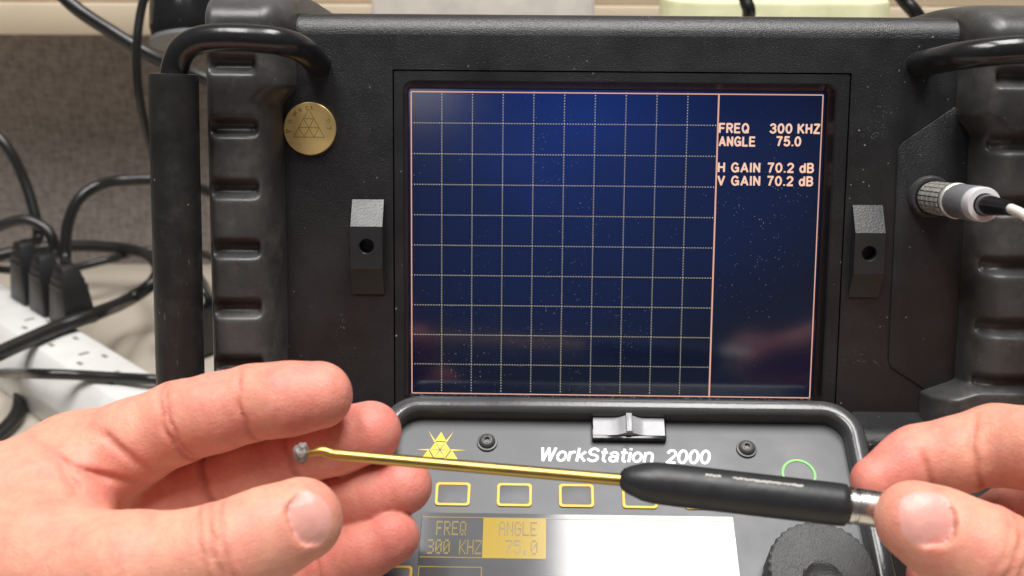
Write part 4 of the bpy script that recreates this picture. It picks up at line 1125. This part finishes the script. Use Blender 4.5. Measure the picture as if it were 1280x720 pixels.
# right hand: thumb in front, index finger behind the probe
qi, qr = chain([(1410, 575, 264, 13.0), (1246, 556, 290, 10.2), (1150, 573, 294, 8.5), (1094, 601, 291.5, 6.4)])
qm, qmr = chain([(1440, 650, 272, 12.5), (1300, 632, 306, 10.5), (1215, 680, 304, 9.0), (1172, 722, 296, 8.0)])
qk, qkr = chain([(1460, 740, 280, 12), (1330, 745, 312, 9.5), (1245, 780, 308, 8.5), (1205, 805, 300, 7.6)])
qt, qtr = chain([(1440, 830, 285, 18.0), (1345, 762, 268, 13.5), (1232, 694, 262, 11.6), (1143, 650, 265, 9.3)])
sdir = norm(qt[3] - qt[2]); sz = norm(np.array([-0.05, -0.30, -1.0])); sz = norm(sz - sdir * (sz @ sdir)); sx = np.cross(sdir, sz)
ndir = norm(np.array([-1.0, 0.02, 0.0])); ndir = norm(ndir - sz * (ndir @ sz)); nlat = np.cross(ndir, sz)
sn = Frame(qt[3] + sdir * (-0.5) + sz * 8.4, nlat, ndir, sz)
right_fingers = [
    dict(pts=qi, rad=qr, kp=7.0, pads=[(tuple((qi[1] + qi[2]) / 2 + TO_CAM * 1.2 + np.array([0, 1.5, 0])), 8.8), (tuple((qi[2] * .7 + qi[3] * .3) + TO_CAM * 0.8), 7.6)],
         grooves=[gr_at(qi, 2, (0, 0.9, -0.5), 11, 0.8, 0.7, 0.1, 1.0, 0.1), gr_at(qi, 1, (0, 0.4, -0.9), 13, 0.7, 0.7, 0.1, 2.0, 0.1)]),
    dict(pts=qm, rad=qmr, kp=6.0), dict(pts=qk, rad=qkr, kp=6.0),
    dict(pts=qt, rad=qtr, kp=5.0, flat=(sz, 1.10), pads=[(tuple((qt[2] * .4 + qt[3] * .6) - sz * 1.0), 10.0)],
         grooves=[gr_at(qt, 2, sz, 14, 0.7, 0.6, 0.08, 0.0), gr_at(qt, 2, sz, 14, 0.65, 0.55, 0.08, -2.8), gr_at(qt, 2, sz, 14, 0.35, 0.6, 0.08, 2.6), gr_at(qt, 2, sz, 14, 0.3, 0.6, 0.08, -5.2)],
         nails=[(sn, 6.3, 6.0, 0.4)])]
right_palm = [
    (cpt(1410, 575, 264), cpt(1440, 655, 274), 13.5, 13.5, 6), (cpt(1440, 655, 274), cpt(1460, 760, 282), 13.5, 13, 6),
    (cpt(1410, 575, 264), cpt(1640, 720, 262), 13.5, 18, 8), (cpt(1450, 700, 278), cpt(1660, 800, 266), 13, 18, 8),
    (cpt(1450, 830, 278), cpt(1640, 810, 262), 18, 20, 10), (cpt(1345, 762, 268), cpt(1460, 810, 276), 13.5, 18, 8),
    (cpt(1650, 770, 264), cpt(1900, 900, 250), 24, 28, 12)]
right_reds = [(tuple(qi[3]), 18, 0.95), (tuple(qi[2]), 16, 0.55), (tuple(sn.o), 9, 0.5), (tuple(qm[3]), 20, 1.0), (tuple(qm[2]), 22, 0.9), (tuple(qt[3]), 16, 0.45)]
make_hand('hand', (72, 18, 228), (245, 118, 328), 0.62, right_palm, right_fingers, [], [], [(sn, 6.3, 6.0, 0.5)], right_reds, 6.0,
          'right hand at the picture edge pinching the probe collar between thumb and finger', cpt(1570, 820, 306))

# ------------------------------------------------------------------ clutter behind: power strip, plugs, cables, boxes
ZT = 38.0
e0 = desk(20, 361, ZT); e1 = desk(199, 468, ZT)
sd_ = norm((e1 - e0) * np.array([1, 1, 0])); sl_ = np.array([sd_[1], -sd_[0], 0.0])
if sl_[0] > 0: sl_ = -sl_
SF = Frame(np.array([e0[0], e0[1], 0]), sd_, sl_, (0, 0, 1.0))
WS = 38.0
strip_o = empty('power_strip', SF.w((60, WS / 2, 0))); tag(strip_o, 'white power strip lying on the desk under the black plugs', 'power strip')
b = MB(); prf = [(0, 0), (0, ZT - 3), (3, ZT), (WS - 6, ZT), (WS - 1, ZT - 6), (WS + 6, ZT - 22), (WS + 6, 0)]
L0, L1 = -110, 220
V = [(L0, y, z) for y, z in prf] + [(L1, y, z) for y, z in prf]; n = len(prf)
b.add(V, [list(range(n)), list(range(n, 2*n))[::-1]] + [(i, (i+1) % n, n+(i+1) % n, n+i) for i in range(n)]); b.out('housing', 'strip', strip_o, SF, bevel=1.5, angle=40)
def socket_at(s):
    for ds, dy, l_, w_ in ((-8, 17, 3, 6), (4, 10, 5.5, 2.6), (4, 25, 5.5, 2.6)):
        b = MB(); b.box((s + ds - l_/2, dy - w_/2, ZT - 0.5), (s + ds + l_/2, dy + w_/2, ZT + 0.12)); b.out('socket_hole', 'slot', strip_o, SF, smooth=False)
for s in (70, 108, 146, 184): socket_at(s)
def plug(px, py, wd, ht, ztop, name_label, cord_pts):
    c = desk(px, py, ZT)
    pf = Frame(c, sd_, sl_, (0, 0, 1.0))
    p = empty('power_plug', c); tag(p, name_label, 'plug', 'plugs in the power strip')
    b = MB(); w2 = wd / 2
    b.add([(-w2, -w2*.8, .3), (w2, -w2*.8, .3), (w2, w2*.8, .3), (-w2, w2*.8, .3), (-w2*.8, -w2*.65, ht*.6), (w2*.8, -w2*.65, ht*.6), (w2*.8, w2*.65, ht*.6), (-w2*.8, w2*.65, ht*.6),
           (-w2*.45, -w2*.4, ht), (w2*.45, -w2*.4, ht), (w2*.45, w2*.4, ht), (-w2*.45, w2*.4, ht)],
          [(0,3,2,1),(0,1,5,4),(1,2,6,5),(2,3,7,6),(3,0,4,7),(4,5,9,8),(5,6,10,9),(6,7,11,10),(7,4,8,11),(8,9,10,11)])
    b.out('plug_body', 'plug', p, pf, bevel=1.5)
    for k in range(3):
        z = ht * (0.62 + 0.11 * k); r = w2 * (0.74 - 0.1 * k)
        b = MB(); b.box((-r, -r * .9, z), (r, r * .9, z + ht * .055)); b.out('grip_rib', 'plug', p, pf, bevel=0.8)
    tube('cord', [pf.w((0, 0, ht * .95))] + cord_pts, 3.6, 'cord', p, 12)
D0 = 720
plug(92, 402, 26, 38, 0, 'black plug nearest the handle with its cord arching to the right', [at(82, 325, D0 - 5), at(84, 285, D0 - 5), at(98, 250, D0 - 5), at(125, 231, D0), at(160, 225, D0), at(215, 226, D0 + 10), at(262, 240, D0 + 30)])
plug(64, 388, 24, 38, 0, 'middle black plug of the three with its cord curling left', [at(68, 320, D0 + 15), at(64, 295, D0 + 15), at(48, 280, D0 + 15), at(25, 275, D0 + 15), at(-5, 285, D0 + 15), at(-50, 310, D0 + 20)])
plug(40, 374, 24, 40, 0, 'farthest black plug at left with its cord rising out of frame', [at(47, 300, D0 + 30), at(44, 270, D0 + 30), at(30, 225, D0 + 30), at(8, 183, D0 + 25), at(-25, 150, D0 + 25)])
def cable(pts, r, label, name='cable'):
    return tag(tube(name, pts, r, 'cord', None, 12), label, 'cable', 'loose black cables behind the instrument')
R0 = 4.2
dk = lambda px, py, z=R0: desk(px, py, z)
cable([at(-60, 338, 820), at(0, 319, 840), at(60, 309, 850), at(120, 308, 850), at(170, 314, 840), at(196, 330, 800), at(192, 352, 770), dk(160, 375, 30), dk(120, 392, 43.5), dk(70, 410, 43.5), dk(20, 432, 43.5), dk(-30, 455, 43.5), dk(-60, 470, 43.5)], 4.6, 'thick black cable looping behind the plugs and back across the strip')
cable([at(-40, 332, 840), at(20, 338, 830), at(80, 337, 830), at(130, 326, 835), at(180, 314, 860), at(230, 312, 860), at(290, 330, 850)], 3.0, 'thinner black cable lying flat on the desk behind the loop')
cable([dk(-90, 464, 3.4), dk(-40, 465, 3.4), dk(0, 466, 12), dk(45, 467, 42), dk(100, 469, 42), dk(150, 472, 42), dk(205, 475, 42), dk(250, 478, 20), dk(300, 480, 3.4), dk(360, 470, 3.4)], 2.9, 'straight black cable passing in front of the white strip')
cable([dk(2, 425, 22), dk(18, 455, 10), dk(26, 490), dk(20, 520), dk(-5, 545), dk(-40, 560)], 4.4, 'short black cable bending down at the left edge')
cable([at(60, -25, 640), at(95, 10, 640), at(140, 40, 645), at(190, 70, 650), at(240, 92, 660), at(300, 118, 670), at(345, 170, 690), at(370, 260, 700), dk(385, 400), dk(420, 420)], 4.0, 'thick black cable hanging diagonally across the shelf edge')
cable([at(186, -20, 600), at(176, 15, 600), at(171, 60, 600), at(173, 110, 605), at(182, 160, 615), at(200, 220, 630), at(225, 300, 650), at(252, 350, 690), dk(285, 395, 2.5), dk(330, 400, 2.5)], 2.4, 'thin black cable hanging down beside the handle grip')
# thing seen past the handle top: glossy rounded housing on a stalk
hd = empty('rounded_housing', desk(262, 420)); tag(hd, 'glossy black rounded housing with grey rim seen behind the left handle', 'housing')
hc = at(236, 50, 560)
_lz = norm([-0.1, 0.38, 0.9]); _lx = norm(np.cross((0, 1.0, 0), _lz)); lf = Frame(hc, _lx, np.cross(_lz, _lx), _lz)
lathe('shell', [(6, 0), (16.6, 0.5), (17.6, 2), (18.5, 8), (17.5, 20), (14.5, 32), (9, 40), (0.5, 43)], 'gloss_black', lf, hd, 48, 50)
lathe('rim_ring', [(16.4, -1.5), (18.8, -1.4), (18.9, 0.4), (16.4, 0.45)], 'grey_sleeve', lf, hd, 48)
tube('stalk', [hc + np.array([22, 14, 2]), hc + np.array([24, 18, -60]), hc + np.array([24, 18, -hc[2] + 2])], 5.0, 'gloss_black', hd, 16)
lathe('foot', [(26, 0.2), (26, 4), (22, 6), (5, 7)], 'gloss_black', Frame(np.array([hc[0] + 24, hc[1] + 18, 0]), (1,0,0), (0,1,0), (0,0,1.0)), hd, 40)
# black cup with pale coil behind the grip
cpos = desk(233, 448); cfp = Frame(cpos + np.array([0, 14, 0]), (1, 0, 0), (0, 1, 0), (0, 0, 1.0))
cup = tag(lathe('cup', [(17, 0.2), (20, 3), (21, 34), (20, 35), (19, 33.5), (18, 6), (0.5, 5)], 'cup', cfp, None, 40, origin=cfp.o), 'small black cup on the desk behind the handle grip', 'cup')
cl = []
for i in range(90):
    a = i / 90 * 2 * math.pi * 3.2; cl.append(cfp.w((9 * math.cos(a), 9 * math.sin(a), 24 + i / 90 * 34)))
tag(build('coil', *tube_geo(np.array(cl), 2.2, 10), 'coil', None, origin=cfp.w((0, 0, 22))), 'pale coiled tubing standing in the black cup', 'coil')
# boxes behind the instrument
def backbox(px0, px1, ytop, y, dep, mat, name, label, cat, r=4.0):
    a = plane_y(px0, ytop, y); c = plane_y(px1, ytop, y)
    b = MB(); b.prism(rrect(a[0], y, c[0], y + dep, r, 5), 0.2, a[2]); o = b.out(name, mat, None, bevel=min(r * 0.4, 2.5), angle=40, origin=np.array([(a[0] + c[0]) / 2, y + dep / 2, 0])); return tag(o, label, cat)
backbox(462, 745, -30, 590, 70, 'greybox', 'storage_box', 'pale grey box standing behind the instrument', 'box', 3)
backbox(836, 1128, 2, 600, 60, 'yellowbox', 'tub', 'pale yellow plastic tub behind the instrument', 'tub', 22)
cable([at(928, -25, 560), at(932, 0, 560), at(936, 12, 560), at(936, 30, 565), at(936, 110, 575), at(936, 240, 600), np.array([at(936, 240, 600)[0], 590.0, 3.5]), np.array([at(936, 240, 600)[0] + 50, 575.0, 3.5])], 3.4, 'black cable hanging in front of the yellow tub')
cable([at(1112, -25, 560), at(1130, 0, 560), at(1147, 20, 560), at(1170, 60, 575), at(1190, 130, 590), at(1200, 240, 605), np.array([at(1200, 240, 605)[0], 590.0, 3.7]), np.array([at(1200, 240, 605)[0] + 60, 580.0, 3.7])], 3.6, 'black cable slanting down at the right of the yellow tub')
print('scene built')
